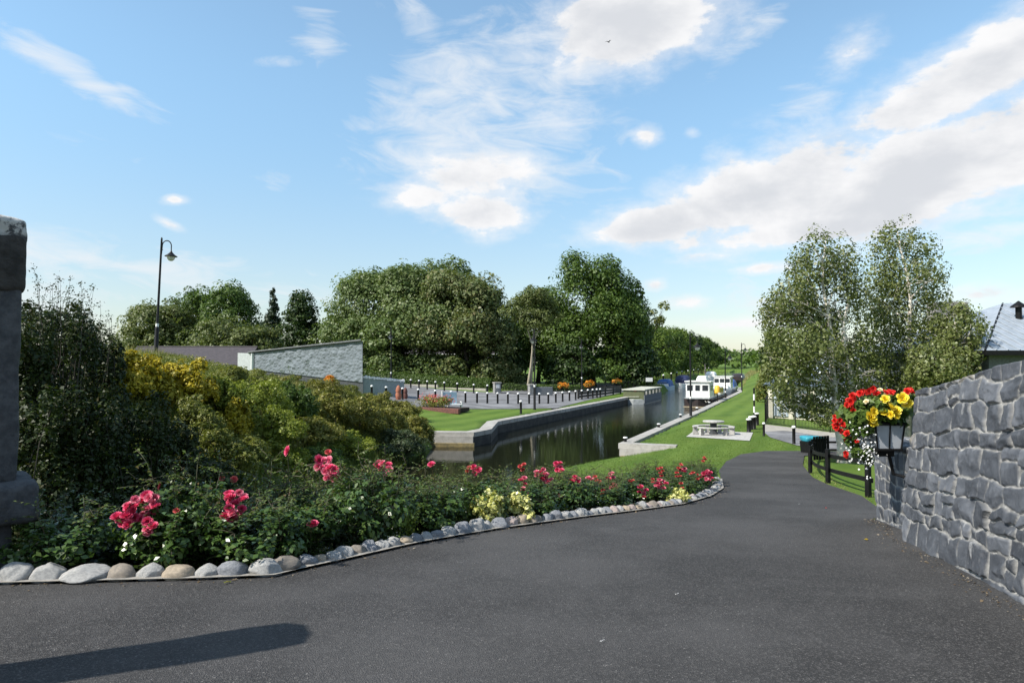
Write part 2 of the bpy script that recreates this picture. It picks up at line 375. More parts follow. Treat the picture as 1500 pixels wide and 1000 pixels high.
class MB:
    def __init__(s): s.v = []; s.f = []
    def add(s, V, F):
        n = len(s.v); s.v += [tuple(v) for v in V]; s.f += [tuple(i+n for i in f) for f in F]; return s
    def box(s, c, size, rz=0.0, top=1.0):
        x, y, z = (a/2 for a in size); V = []
        for dz, k in ((-z, 1.0), (z, top)):
            for dx, dy in ((-x, -y), (x, -y), (x, y), (-x, y)):
                X, Y = dx*k, dy*k
                V.append((c[0]+X*math.cos(rz)-Y*math.sin(rz), c[1]+X*math.sin(rz)+Y*math.cos(rz), c[2]+dz))
        return s.add(V, [(3, 2, 1, 0), (4, 5, 6, 7), (0, 1, 5, 4), (1, 2, 6, 5), (2, 3, 7, 6), (3, 0, 4, 7)])
    def lathe(s, prof, n=20, c=(0, 0, 0)):
        V = []; F = []
        for r, z in prof:
            for k in range(n):
                a = 2*math.pi*k/n; V.append((c[0]+r*math.cos(a), c[1]+r*math.sin(a), c[2]+z))
        for i in range(len(prof)-1):
            for k in range(n):
                a, b = i*n+k, i*n+(k+1) % n; F.append((a, b, b+n, a+n))
        F.append(tuple(range(n-1, -1, -1))); F.append(tuple((len(prof)-1)*n+k for k in range(n)))
        return s.add(V, F)
    def tube(s, pts, rad, n=8):
        pts = [Vector(p) for p in pts]; rad = rad if hasattr(rad, '__len__') else [rad]*len(pts)
        V = []; F = []; ref = None
        for i, p in enumerate(pts):
            t = (pts[min(i+1, len(pts)-1)]-pts[max(i-1, 0)]).normalized()
            if ref is None: ref = Vector((1, 0, 0)) if abs(t.x) < .8 else Vector((0, 1, 0))
            a = (ref-t*ref.dot(t)).normalized(); b = t.cross(a); ref = a
            for k in range(n):
                q = 2*math.pi*k/n; V.append(p+(a*math.cos(q)+b*math.sin(q))*rad[i])
        for i in range(len(pts)-1):
            for k in range(n):
                x, y = i*n+k, i*n+(k+1) % n; F.append((x, y, y+n, x+n))
        F.append(tuple(range(n-1, -1, -1))); F.append(tuple((len(pts)-1)*n+k for k in range(n)))
        return s.add(V, F)
    def prism(s, poly, z0, z1):
        """poly: plan outline; z0, z1: numbers or lists per vertex"""
        n = len(poly); a = z0 if hasattr(z0, '__len__') else [z0]*n; b = z1 if hasattr(z1, '__len__') else [z1]*n
        V = [(p[0], p[1], a[i]) for i, p in enumerate(poly)]+[(p[0], p[1], b[i]) for i, p in enumerate(poly)]
        F = [tuple(range(n-1, -1, -1)), tuple(range(n, 2*n))]+[(i, (i+1) % n, n+(i+1) % n, n+i) for i in range(n)]
        return s.add(V, F)
    def slab(s, pts, th):
        """quad (or polygon) of 3-D points given thickness th along -normal"""
        pts = [Vector(p) for p in pts]; nrm = (pts[1]-pts[0]).cross(pts[2]-pts[0]).normalized(); n = len(pts)
        V = pts+[p-nrm*th for p in pts]
        return s.add(V, [tuple(range(n)), tuple(range(2*n-1, n-1, -1))]+[(i, n+i, n+(i+1) % n, (i+1) % n) for i in range(n)])
    def mesh(s, name, mat, smooth=False):
        me = mkmesh(name, s.v, s.f, mat, smooth)
        bm = bmesh.new(); bm.from_mesh(me); bmesh.ops.recalc_face_normals(bm, faces=bm.faces); bm.to_mesh(me); bm.free()
        return me
    def build(s, name, mat, parent=None, smooth=False, bevel=0.0, loc=None):
        o = link(name, s.mesh(name, mat, smooth), parent, loc)
        if bevel:
            b = o.modifiers.new('bevel', 'BEVEL'); b.width = bevel; b.segments = 2; b.limit_method = 'ANGLE'
        if smooth:
            try: o.data.set_sharp_from_angle(angle=R(40))
            except Exception: pass
        return o
ONES = ['first', 'second', 'third', 'fourth', 'fifth', 'sixth', 'seventh', 'eighth', 'ninth', 'tenth', 'eleventh', 'twelfth', 'thirteenth', 'fourteenth', 'fifteenth',
        'sixteenth', 'seventeenth', 'eighteenth', 'nineteenth', 'twentieth']
TENS = ['', '', 'twenty', 'thirty', 'forty', 'fifty', 'sixty', 'seventy', 'eighty', 'ninety']
def ordn(k):
    n = k+1
    if n <= 20: return ONES[k]
    if n >= 100: return 'hundredth' if n == 100 else 'hundred-and-'+ordn(n-101)
    return TENS[n//10][:-1]+'ieth' if n % 10 == 0 else TENS[n//10]+'-'+ONES[n % 10-1]

def leaf_mesh(name, ctr, nrm, size, mat, aspect=.55, tint=None, tip=None):
    """many small folded leaves as one mesh; ctr, nrm (N,3), size (N)"""
    N = len(ctr); nrm = nrm/np.maximum(np.linalg.norm(nrm, axis=1, keepdims=True), 1e-6)
    if tip is None: tip = rng.normal(size=(N, 3))
    t = tip-nrm*np.sum(tip*nrm, axis=1, keepdims=True); t /= np.maximum(np.linalg.norm(t, axis=1, keepdims=True), 1e-6)
    b = np.cross(nrm, t); s = np.asarray(size).reshape(-1, 1)
    v = np.empty((N, 4, 3), np.float32)
    v[:, 0] = ctr-t*s*.5; v[:, 2] = ctr+t*s*.5-nrm*s*.10
    v[:, 1] = ctr+b*s*aspect*.5+nrm*s*.10; v[:, 3] = ctr-b*s*aspect*.5+nrm*s*.10
    me = bpy.data.meshes.new(name); me.vertices.add(4*N); me.vertices.foreach_set('co', v.reshape(-1))
    me.loops.add(4*N); me.loops.foreach_set('vertex_index', np.arange(4*N, dtype=np.int32))
    me.polygons.add(N); me.polygons.foreach_set('loop_start', np.arange(0, 4*N, 4, dtype=np.int32))
    if tint is None: tint = np.clip(rng.normal(.5, .22, N), 0, 1)
    a = me.attributes.new('tint', 'FLOAT', 'FACE'); a.data.foreach_set('value', np.asarray(tint, np.float32))
    me.materials.append(mat); me.update(calc_edges=True)
    return me
def sph(n):
    d = rng.normal(size=(n, 3)); return d/np.linalg.norm(d, axis=1, keepdims=True)
def crown_points(lobes, n, sub=26, subr=.36, low=-.45, inner=.12, up=.5, zs=.95, dn=.43):
    """leaf places and normals over lobes (cx,cy,cz,rx,ry,rz); every lobe carries smaller clumps with gaps between"""
    vol = np.array([(l[3]*l[4]+l[4]*l[5]+l[3]*l[5]) for l in lobes]); vol = vol/vol.sum()
    Cs = []; Ns = []; Ts = []
    for l, w in zip(lobes, vol):
        m = max(int(n*w), 30); c = np.array(l[:3]); r = np.array(l[3:6])
        k = max(int(sub), 5)
        d = sph(k*3); d = d[d[:, 2] > low][:k]; k = len(d)
        cc = d*rng.uniform(.62, .95, (k, 1)); cr = rng.uniform(.65, 1.25, k)*subr
        ct = rng.normal(0, .13, k)
        idx = rng.integers(0, k, m); e = sph(m); e[:, 2] = np.abs(e[:, 2])-(rng.random(m) < dn)*np.abs(e[:, 2])*2.0
        rad = np.where(rng.random(m) < inner, rng.random(m)**.5, 1-np.abs(rng.normal(0, .16, m)))
        p = cc[idx]+e*(rad*cr[idx])[:, None]*np.array([1, 1, zs])
        Cs.append(c+p*r)
        nn = e*1.0+d[idx]*.5+np.array([0, 0, up])+rng.normal(0, .55, (m, 3))
        Ns.append(nn); Ts.append(ct[idx])
    return np.concatenate(Cs), np.concatenate(Ns), np.concatenate(Ts)
def crown_mesh(name, lobes, n, size, mat, aspect=.6, **k):
    c, nn, t = crown_points(lobes, n, **k)
    tint = np.clip(rng.normal(.5, .17, len(c))+t, 0, 1)
    return leaf_mesh(name, c, nn, np.clip(rng.lognormal(0, .33, len(c)), .45, 2.0)*size, mat, aspect, tint)
def limb(p0, p1, bend=.12, k=6):
    p0 = Vector(p0); p1 = Vector(p1); L = (p1-p0).length
    off = Vector((random.uniform(-1, 1), random.uniform(-1, 1), random.uniform(.2, 1)))*bend*L
    return [p0.lerp(p1, i/k)+off*math.sin(math.pi*i/k)+Vector((random.uniform(-1, 1), random.uniform(-1, 1), 0))*L*.015 for i in range(k+1)]
def trunk_mesh(name, h, r, lobes, mat, split=.35, lean=(0, 0), nl=None):
    m = MB(); top = Vector((lean[0], lean[1], h)); base = Vector((0, 0, -.4))
    pts = limb(base, top, .03, 8); m.tube(pts, [r*(1.35 if i == 0 else 1)*(1-.85*i/8) for i in range(9)], 9)
    ls = sorted(lobes, key=lambda l: -l[3])[:nl or 9]
    for l in ls:
        f = random.uniform(split, .75); p = pts[max(1, min(7, int(f*8)))]
        q = limb(p, Vector(l[:3])+Vector((0, 0, l[5]*.2)), .10, 6)
        rr = r*(1-.8*f)*.6; m.tube(q, [rr*(1-.85*i/6)+.008 for i in range(7)], 6)
        for _ in range(3):
            s0 = q[random.randint(2, 5)]; dd = Vector(sph(1)[0]); e1 = Vector(l[:3])+Vector((dd.x*l[3], dd.y*l[4], abs(dd.z)*l[5]*.8))*.8
            m.tube(limb(s0, e1, .08, 4), [rr*.35*(1-.8*i/4)+.006 for i in range(5)], 5)
    return m.mesh(name, mat, True)
def blade_mesh(name, base, hgt, wid, lean, mat, tint=None, seg=3):
    """arching grass blades: base (N,3), hgt, wid (N), lean (N,2)"""
    N = len(base); v = np.empty((N, seg*2+1, 3), np.float32)
    ang = rng.uniform(0, 2*np.pi, N); side = np.stack([np.cos(ang), np.sin(ang), np.zeros(N)], 1)
    for i in range(seg):
        f = i/seg; c = base+np.stack([lean[:, 0]*f*f, lean[:, 1]*f*f, hgt*f*(1-.15*f)], 1); w = (wid*(1-.6*f))[:, None]*.5
        v[:, 2*i] = c-side*w; v[:, 2*i+1] = c+side*w
    v[:, 2*seg] = base+np.stack([lean[:, 0], lean[:, 1], hgt*.85], 1)
    fl = []; ls = []
    nv = seg*2+1
    pat = [[2*i, 2*i+1, 2*i+3, 2*i+2] for i in range(seg-1)]+[[2*seg-2, 2*seg-1, 2*seg]]
    flat = np.array(sum(pat, []), np.int32); cnt = np.array([len(p) for p in pat], np.int32); st = np.concatenate([[0], np.cumsum(cnt)[:-1]])
    L = len(flat); idx = (np.arange(N)[:, None]*nv+flat[None]).reshape(-1); start = (np.arange(N)[:, None]*L+st[None]).reshape(-1)
    me = bpy.data.meshes.new(name); me.vertices.add(N*nv); me.vertices.foreach_set('co', v.reshape(-1))
    me.loops.add(len(idx)); me.loops.foreach_set('vertex_index', idx.astype(np.int32))
    me.polygons.add(len(start)); me.polygons.foreach_set('loop_start', start.astype(np.int32))
    if tint is None: tint = np.clip(rng.normal(.5, .25, N), 0, 1)
    a = me.attributes.new('tint', 'FLOAT', 'FACE'); a.data.foreach_set('value', np.repeat(np.asarray(tint, np.float32), len(pat)))
    me.materials.append(mat); me.update(calc_edges=True); return me

# ------------------------------------------------------------------ polygons and ground height
def inside(poly, x, y):
    poly = np.asarray(poly); r = np.zeros(np.shape(x), bool); j = len(poly)-1
    for i in range(len(poly)):
        xi, yi = poly[i]; xj, yj = poly[j]
        c = ((yi > y) != (yj > y)) & (x < (xj-xi)*(y-yi)/(yj-yi+1e-12)+xi); r ^= c; j = i
    return r
def edge_near(poly, x, y, closed=True):
    """distance to the outline and the nearest point on it"""
    poly = np.asarray(poly, float); best = np.full(np.shape(x), 1e9); bx = np.zeros(np.shape(x)); by = np.zeros(np.shape(x))
    n = len(poly)
    for i in range(n if closed else n-1):
        a = poly[i]; b = poly[(i+1) % n]; d = b-a; L = d@d+1e-12
        t = np.clip(((x-a[0])*d[0]+(y-a[1])*d[1])/L, 0, 1); qx = a[0]+t*d[0]; qy = a[1]+t*d[1]
        ds = np.hypot(x-qx, y-qy); k = ds < best; best = np.where(k, ds, best); bx = np.where(k, qx, bx); by = np.where(k, qy, by)
    return best, bx, by
def sdist(poly, x, y):
    d, _, _ = edge_near(poly, x, y); return np.where(inside(poly, x, y), -d, d)

WATER_Z = -0.8
QR = [(5.55, 35.8), (16.4, 60.6), (32.2, 97.7), (56, 170), (103, 300), (166, 474)]      # right quay edge
QL = [(-2.3, 41.3), (-1.3, 43.4), (-1.0, 48.9), (5.6, 63.6), (12.6, 79.4), (21.6, 101.5), (44.6, 174.5), (91, 304.5), (154, 478.5)]  # left quay edge
CANAL = QR+QL[::-1]+[(-4.6, 41.5), (-4.9, 38), (-5.6, 33), (-6.0, 26), (-6.4, 20), (-7.6, 15), (-11, 10.5), (-17, 7.2), (-30, 2), (-26, -5), (-14, 3.2), (-8.2, 9.6), (-4.8, 13.5), (-2.8, 17.5), (-1.0, 22.5), (0.6, 27.0), (2.6, 30.2), (5.2, 33.2), (7.2, 34.9)]
def zp(y):
    return np.interp(y, [-20, 0, 5, 8, 10, 14, 18, 22, 27, 32, 40], [3.3, 2.72, 2.55, 2.32, 2.1, 1.70, 1.30, .90, .45, .12, .05])
STONE_PX = [(-70, 866), (0, 862), (150, 858), (300, 855), (400, 850), (450, 838), (520, 822), (600, 803), (680, 788), (760, 775), (850, 762), (930, 752), (1000, 742), (1040, 730), (1058, 718), (1056, 704)]
def path_at(px, py):
    lo = .5
    for i in range(4000):
        y = lo+i*.02; r = pxdir(px, py); z = EYE+r.z/r.y*y
        if z <= zp(y): return (r.x/r.y*y, y)
    return (r.x/r.y*y, y)
EDGE = [path_at(*p) for p in STONE_PX]
FAR_EDGE = [path_at(*p) for p in [(1053, 690), (1064, 676), (1085, 666), (1120, 661), (1180, 661)]]
RIGHT_EDGE = [path_at(*p) for p in [(1178, 668), (1176, 682), (1190, 700), (1212, 711), (1262, 728)]]
PATH = [(-5.6, 4.9)]+[(-12, 4.6), (-12, -8), (12, -8), (4.9, 1.0), (4.35, 5.0), (4.75, 7.6), (5.1, 9.2)]+RIGHT_EDGE[::-1]+[(18.5, 29), (22, 31.5)]+FAR_EDGE[::-1]+EDGE[::-1]
CP = np.array([
 (4, 22, .75), (3, 25, .35), (5, 28, .22), (8, 33, .06), (1, 18, .75), (1, 14, 1.25), (-1, 16, .7), (-3, 12, 1.0), (6.5, 30, .12), (2, 20.5, .55), (-6, 10, 1.3), (0, 12.5, 1.4), (4, 16, 1.3),
 (14, 24, .55), (16, 20, .7), (14, 18, 1.0), (20, 40, .02), (30, 40, .05), (20, 22, .6), (10, 13, 1.6), (10, 8, 2.0), (10, 0, 2.5), (30, 10, .8), (25, 60, .0), (40, 80, .0), (14, 45, 0), (10, 38, .02), (20, 50, 0), (40, 50, .1),
 (-5, 37, .2), (-5.5, 40, .35), (-8, 43, .75), (-8, 39, 1.0), (-9, 35, 1.6), (-12, 36, 2.5), (-14, 39, 2.9), (-20, 39, 4.3), (-13, 29, 3.0), (-11, 25, 2.9), (-18, 22, 4.0), (-15, 17, 3.8), (-20, 14, 4.0), (-11, 20, 2.9), (-9, 29, 1.7), (-9.5, 16, 2.3), (-13, 13, 3.2), (-8.6, 22, 1.9), (-7.4, 30, .9),
 (-25, 30, 4.5), (-30, 40, 4.5), (-40, 30, 4.5), (-30, 20, 4.3), (-22, 46, 3.6), (-14, 46, 1.9), (-10, 50, .75), (-5, 48, .2), (0, 55, .12), (-12, 58, 1.2), (-13, 62, 1.3), (-22, 66, 2.6), (-30, 75, 3.2), (-18, 50, 2.4), (-10, 75, .6), (0, 80, .35), (10, 100, .3), (-10, 95, .8), (-30, 100, 2.0), (0, 110, .8), (30, 140, .3),
 (-60, 60, 3.5), (-60, 110, 2.0), (-60, 20, 4), (60, 40, .3), (60, 120, 0), (100, 200, .2), (0, 160, 1.0), (60, 240, .4), (-60, 160, 2.0)], float)
def _phi(r2): return np.sqrt(r2+6.0)
_d = (CP[:, None, 0]-CP[None, :, 0])**2+(CP[:, None, 1]-CP[None, :, 1])**2
_A = np.zeros((len(CP)+1,)*2); _A[:-1, :-1] = _phi(_d)-np.eye(len(CP))*.15; _A[-1, :-1] = 1; _A[:-1, -1] = 1
_W = np.linalg.solve(_A, np.append(CP[:, 2], 0))
def hgt(x, y):
    x = np.asarray(x, float); y = np.asarray(y, float); sh = np.broadcast(x, y).shape
    x = np.broadcast_to(x, sh).ravel(); y = np.broadcast_to(y, sh).ravel()
    z = np.full(x.shape, _W[-1])
    for i in range(len(CP)): z = z+_W[i]*_phi((x-CP[i, 0])**2+(y-CP[i, 1])**2)
    rad = np.hypot(x, y-60); k = sstep(170, 420, rad); z = z*(1-k)+.6*k
    z = np.clip(z, -.2, 5.0)
    s = np.maximum(sdist(PATH, x, y), 0); b = sstep(0, 3.2, s); z = zp(y)*(1-b)+z*b
    # flat behind the right-hand wall
    dW = sdist(CANAL, x, y)
    quay = (sstep(34.6, 35.4, y)*(x > 4))+(sstep(40.9, 41.4, y)*(x < 4)); quay = np.clip(quay, 0, 1)
    far = sstep(105, 125, y); quay = quay*(1-far)
    slope = .80+8*quay
    dq = dW-.5*quay; bank = WATER_Z-.12+np.where(dq > 0, dq*slope, dq*1.2)
    z = np.where(dW < 9, np.minimum(z, bank), z)
    z = np.where((dW < 0), np.minimum(z, -1.0-np.minimum(-dW, 1.5)), z)
    return z.reshape(sh)
def gz(x, y): return float(hgt(np.array([x]), np.array([y]))[0])
def ground(px, py, dmax=400):
    """the ground point seen at a pixel of the photo"""
    r = pxdir(px, py); y = np.concatenate([np.arange(2, 60, .04), np.arange(60, dmax, .2)])
    x = r.x/r.y*y; z = EYE+r.z/r.y*y; k = np.argmax(z <= hgt(x, y)); return Vector((x[k], y[k], float(hgt(x[k:k+1], y[k:k+1])[0])))
def sheet(name, poly, res, mat, dz=.03, kind='structure', zf=None, crown=None):
    poly = np.asarray(poly, float); x0, y0 = poly.min(0)-res; x1, y1 = poly.max(0)+res
    xs = np.arange(x0, x1+res, res); ys = np.arange(y0, y1+res, res); X, Y = np.meshgrid(xs, ys, indexing='ij')
    ins = inside(poly, X, Y); cell = ins[:-1, :-1] | ins[1:, :-1] | ins[:-1, 1:] | ins[1:, 1:]
    d, bx, by = edge_near(poly, X, Y); X = np.where(ins, X, bx); Y = np.where(ins, Y, by)
    Z = (zf or hgt)(X, Y)+dz
    idx = np.full(X.shape, -1); use = np.zeros(X.shape, bool)
    for a, b in ((0, 0), (1, 0), (0, 1), (1, 1)): use[a:a+cell.shape[0], b:b+cell.shape[1]] |= cell
    idx[use] = np.arange(use.sum()); V = np.stack([X[use], Y[use], Z[use]], 1)
    ii, jj = np.nonzero(cell); F = np.stack([idx[ii, jj], idx[ii+1, jj], idx[ii+1, jj+1], idx[ii, jj+1]], 1).tolist()
    o = link(name, mkmesh(name, V.tolist(), F, mat, True)); tag(o, kind=kind); return o

# ------------------------------------------------------------------ the setting
def ground_sheet():
    def ax(lo, f0, f1, hi, st):
        a = [f0]; s = st
        while a[-1] > lo: s *= 1.35; a.append(a[-1]-s)
        b = [f1]; s = st
        while b[-1] < hi: s *= 1.35; b.append(b[-1]+s)
        return np.array(a[::-1][:-1]+list(np.arange(f0, f1, st))+b)
    xs = ax(-2500, -46, 60, 2500, .5); ys = ax(-400, -8, 130, 4500, .5)
    X, Y = np.meshgrid(xs, ys, indexing='ij'); Z = hgt(X, Y)
    nx, ny = X.shape; V = np.stack([X, Y, Z], -1).reshape(-1, 3)
    i, j = np.meshgrid(np.arange(nx-1), np.arange(ny-1), indexing='ij'); a = (i*ny+j).ravel()
    F = np.stack([a, a+ny, a+ny+1, a+1], 1)
    me = bpy.data.meshes.new('ground'); me.vertices.add(len(V)); me.vertices.foreach_set('co', V.astype(np.float32).ravel())
    me.loops.add(F.size); me.loops.foreach_set('vertex_index', F.astype(np.int32).ravel()); me.polygons.add(len(F))
    me.polygons.foreach_set('loop_start', np.arange(0, F.size, 4, dtype=np.int32)); me.update(calc_edges=True)
    me.polygons.foreach_set('use_smooth', np.ones(len(F), bool)); me.materials.append(M['lawn'])
    tag(link('ground', me), kind='structure')
ground_sheet()
wx = np.array(CANAL); x0, y0 = wx.min(0)-6; x1, y1 = wx.max(0)+6
w_ = MB(); w_.add([(x0, y0, WATER_Z), (x1, y0, WATER_Z), (x1, y1, WATER_Z), (x0, y1, WATER_Z)], [(0, 1, 2, 3)])
tag(link('canal_water', w_.mesh('canal_water', M['water'])), kind='structure')
sheet('asphalt_path', PATH, .22, M['asphalt'], .03)
def gpoly(px): return [tuple(ground(*p)[:2]) for p in px]
COURT = gpoly([(545, 577), (600, 597), (680, 599), (815, 598), (850, 589), (914, 574), (908, 562), (800, 566), (716, 575), (690, 573.5), (640, 569.5), (596, 563), (560, 561)])
sheet('courtyard_road', COURT, .6, M['road'], .03)
DRIVE = gpoly([(1119, 633), (1128, 641), (1168, 653), (1225, 660)])+[(26, 30), (34, 34), (30, 38.5)]+gpoly([(1215, 641), (1150, 631)])
sheet('driveway_road', DRIVE, .3, M['road'], .03)
sheet('paved_footway', gpoly([(1119, 633), (1150, 631), (1215, 641)])+[(30, 38.5), (31, 41)]+gpoly([(1220, 634), (1121, 622)]), .3, M['kerb'], .035)
sheet('picnic_paving', [tuple(ground(*p)[:2]) for p in [(1005, 640), (1017, 631), (1103, 634), (1098, 646)]], .25, M['concrete'], .03)

def offset(pl, d):
    """polyline moved d to its left"""
    pl = [Vector(p).to_2d() if len(p) > 2 else Vector(p) for p in pl]; out = []
    for i, p in enumerate(pl):
        a = (pl[i]-pl[i-1]).normalized() if i else None; b = (pl[i+1]-pl[i]).normalized() if i < len(pl)-1 else None
        n = [Vector((-t.y, t.x)) for t in (a, b) if t is not None]; m = sum(n, Vector((0, 0)))/len(n)
        out.append(tuple(p+m.normalized()*d/max(m.length, .5)))
    return out
def quay(line, side, w, top=.06):
    """coping and wall along a quay edge; side +1: land lies left of the line"""
    a = offset(line, side*w); b = line; n = len(line)
    m = MB(); prof = [(a, -.30), (a, top), (b, top), (b, top-.28)]
    V = []; F = []
    for pl, z in prof: V += [(p[0], p[1], z) for p in pl]
    for k in range(3):
        for i in range(n-1): F.append((k*n+i, k*n+i+1, (k+1)*n+i+1, (k+1)*n+i))
    F += [(0, n, 2*n, 3*n), (n-1, 4*n-1, 3*n-1, 2*n-1)]
    m.add(V, F); tag(m.build('quay_coping_path', M['coping']), kind='structure')
    c = offset(line, side*.10); m = MB(); V = [(p[0], p[1], z) for z in (top-.26, -1.9) for p in c]
    V += [(p[0], p[1], z) for z in (top-.42, -1.9) for p in offset(line, side*.03)]
    F = [(i, i+1, n+i+1, n+i) for i in range(n-1)]+[(2*n+i, 2*n+i+1, 3*n+i+1, 3*n+i) for i in range(n-1)]+[(i+2*n, i+2*n+1, i+1, i) for i in range(n-1)]
    m.add(V, F); tag(m.build('quay_wall', M['quay']), kind='structure')
quay([(8.3, 34.7), (5.55, 35.8)]+[QR[1], QR[2], (38, 115)], -1, .62)
quay([(-5.2, 41.6), (-2.3, 41.3), (-1.3, 43.4), (-1.0, 48.9), (5.6, 63.6), (12.6, 79.4), (20, 97)], 1, .80)
m = MB()
m.box((-3.65, 41.38, -.72), (2.8, .3, .30), -.07); tag(m.build('waterline_ledge_path', M['ledge'], bevel=.02), kind='structure')
m = MB(); m.box((6.9, 35.1, -.72), (2.7, .3, .34), -.37); tag(m.build('waterline_ledge_path', M['ledge'], bevel=.02), kind='structure')
# pale stone facing on the two basin ends, standing proud of the dark wall
for a, b in (((-5.2, 41.55), (-2.34, 41.25)), ((8.25, 34.63), (5.6, 35.68))):
    d = Vector(b)-Vector(a); c = (Vector(a)+Vector(b))/2
    m = MB(); m.box((c.x, c.y, -.36), (d.length, .12, .42), math.atan2(d.y, d.x)); tag(m.build('basin_end_wall', M['coping']), kind='structure')

# ------------------------------------------------------------------ rubble stone walls
def stonemat():
    m = bpy.data.materials.new('split_limestone'); m.use_nodes = True
    t = NT(m.node_tree); b = m.node_tree.nodes['Principled BSDF']
    tone = t.n('ShaderNodeAttribute', attribute_name='tone').outputs['Fac']; mo = t.n('ShaderNodeAttribute', attribute_name='mortar').outputs['Fac']
    v = t.n('ShaderNodeTexCoord').outputs['Object']
    c = t.ramp(tone, [(0, (.028, .032, .040)), (.5, (.062, .069, .082)), (.8, (.115, .124, .142)), (1, (.17, .155, .13))])
    n1 = t.noise(v, 14, 7, .65)
    c = t.mix(t.m('MULTIPLY', t.smooth(n1, .48, .75), .35), c, (.17, .175, .19))
    mp = t.n('ShaderNodeMapping'); mp.inputs['Scale'].default_value = (1, 1, .35); t.l(v, mp.inputs['Vector'])
    lime = t.smooth(t.noise(mp.outputs[0], 5.5, 8, .7), .60, .70); c = t.mix(t.m('MULTIPLY', lime, .55), c, (.42, .42, .42))
    mc = t.mix(t.smooth(t.noise(v, 9, 6, .7), .35, .65), (.33, .325, .31), (.16, .157, .15))
    c = t.mix(mo, c, mc); t.l(c, b.inputs['Base Color']); b.inputs['Roughness'].default_value = .72
    bp = t.n('ShaderNodeBump'); bp.inputs['Strength'].default_value = .8; bp.inputs['Distance'].default_value = .010
    t.l(t.noise(v, 55, 8, .75), bp.inputs['Height']); t.l(bp.outputs[0], b.inputs['Normal'])
    return m
M['rubble'] = stonemat()
def rubble(name, line, ztop, zbot, thick, batter, res, seed, relief=.030, mean=(.13, .28), wid=(.15, .42)):
    """front face (to the left of the line) of individually bedded stones, then the top and the back"""
    g = np.random.default_rng(seed); L = np.array(line, float); seg = np.hypot(*(L[1:]-L[:-1]).T); S = np.concatenate([[0], np.cumsum(seg)]); tot = S[-1]
    us = np.linspace(0, tot, int(tot/res)+1); px = np.interp(us, S, L[:, 0]); py = np.interp(us, S, L[:, 1])
    for _ in range(int(.5/res)):
        px[1:-1] = (px[:-2]+px[2:])/2*.5+px[1:-1]*.5; py[1:-1] = (py[:-2]+py[2:])/2*.5+py[1:-1]*.5
    tx = np.gradient(px); ty = np.gradient(py); ln = np.hypot(tx, ty); nx = -ty/ln; ny = tx/ln
    zt = np.array([ztop(y) for y in py]); zb = np.array([zbot(y) for y in py])-.12
    Hm = float((zt-zb).max()); nv = int(Hm/res)+1; nt = max(int(thick/res), 4)
    tv = np.concatenate([np.linspace(0, Hm, nv), Hm+np.arange(1, nt+1)*thick/nt])      # running height up the face and over the top
    U, T = np.meshgrid(us, tv, indexing='ij')
    wu = U+(fbm(U*1.7, T*1.7, 3, seed)-.45)*.22+(vnoise(U*6, T*6, seed+3)-.5)*.06
    wv = T+(fbm(U*1.3+9, T*1.6, 3, seed+5)-.45)*.20+(vnoise(U*7, T*7, seed+8)-.5)*.055
    rows = [-.3]
    while rows[-1] < Hm+thick+.6: rows.append(rows[-1]+g.uniform(*mean))
    rows = np.array(rows); ri = np.clip(np.searchsorted(rows, wv)-1, 0, len(rows)-2)
    h = np.zeros_like(U); tone = np.zeros_like(U); mort = np.ones_like(U)
    for r in range(len(rows)-1):
        k = ri == r
        if not k.any(): continue
        c = [-.4-g.random()*.2]
        while c[-1] < tot+.8: c.append(c[-1]+g.uniform(*wid))
        c = np.array(c); u = wu[k]; v = wv[k]; ci = np.clip(np.searchsorted(c, u)-1, 0, len(c)-2); n = len(c)
        sp = np.where((g.random(n) < .22) & (rows[r+1]-rows[r] > .2), g.uniform(.35, .65, n), 2.0)[ci]
        v0 = rows[r]; v1 = rows[r+1]; sv = v0+(v1-v0)*np.minimum(sp, 1); upper = (v > sv)
        a = np.where(upper, sv, v0); b = np.where(upper, v1, np.minimum(sv, v1)); b = np.where(b <= a, v1, b)
        sid = ci*2+upper
        cx = (c[ci]+c[ci+1])/2; cy = (a+b)/2; hx = (c[ci+1]-c[ci])/2; hy = (b-a)/2
        rr = .016; qx = np.abs(u-cx)-hx+rr; qy = np.abs(v-cy)-hy+rr
        e = -(np.hypot(np.maximum(qx, 0), np.maximum(qy, 0))+np.minimum(np.maximum(qx, qy), 0)-rr)
        A = g.random((n*2, 6))
        e = e-.003-.010*A[sid, 5]-(vnoise(u*22, v*22, seed+31)-.5)*.014
        amp = .6+.7*A[sid, 0]
        xu = (u-cx)/np.maximum(hx, .05); yv = (v-cy)/np.maximum(hy, .05); f = np.full(u.shape, 9.0)
        for q_ in range(4):          # every stone is split along a few flat planes
            B = g.normal(0, 1, (n*2, 3)); f = np.minimum(f, 1.0+B[sid, 0]*.20+B[sid, 1]*.42*xu+B[sid, 2]*.46*yv)
        q = fbm(u*9+sid*3.1, v*9+r*7.7, 4, seed+11)
        f = np.clip(f+(q-.47)*.95+(fbm(u*30, v*16+sid, 3, seed+60)-.45)*.30, .08, 2.0)*amp*relief*sstep(0, .008, e)
        h[k] = f; tone[k] = np.clip(.10+.62*A[sid, 3]+(A[sid, 4] > .93)*.4+(q-.45)*.7, 0, 1); mort[k] = 1-sstep(-.004, .008, e)
    h = h+mort*(fbm(U*25, T*25, 3, seed+2)-.5)*.022
    # place: face rows follow the local height, top rows run back over the thickness
    fr = np.clip(T/Hm, 0, 1); over = np.clip(T-Hm, 0, None)
    ztl = zt+(fbm(us*2.1, us*0+3, 3, seed+21)-.45)*.05
    Z = zb[:, None]+(ztl-zb)[:, None]*fr; back = -(batter*(Z-zb[:, None]))-over
    face = (T <= Hm); rim = sstep(-.10, 0, T-Hm)
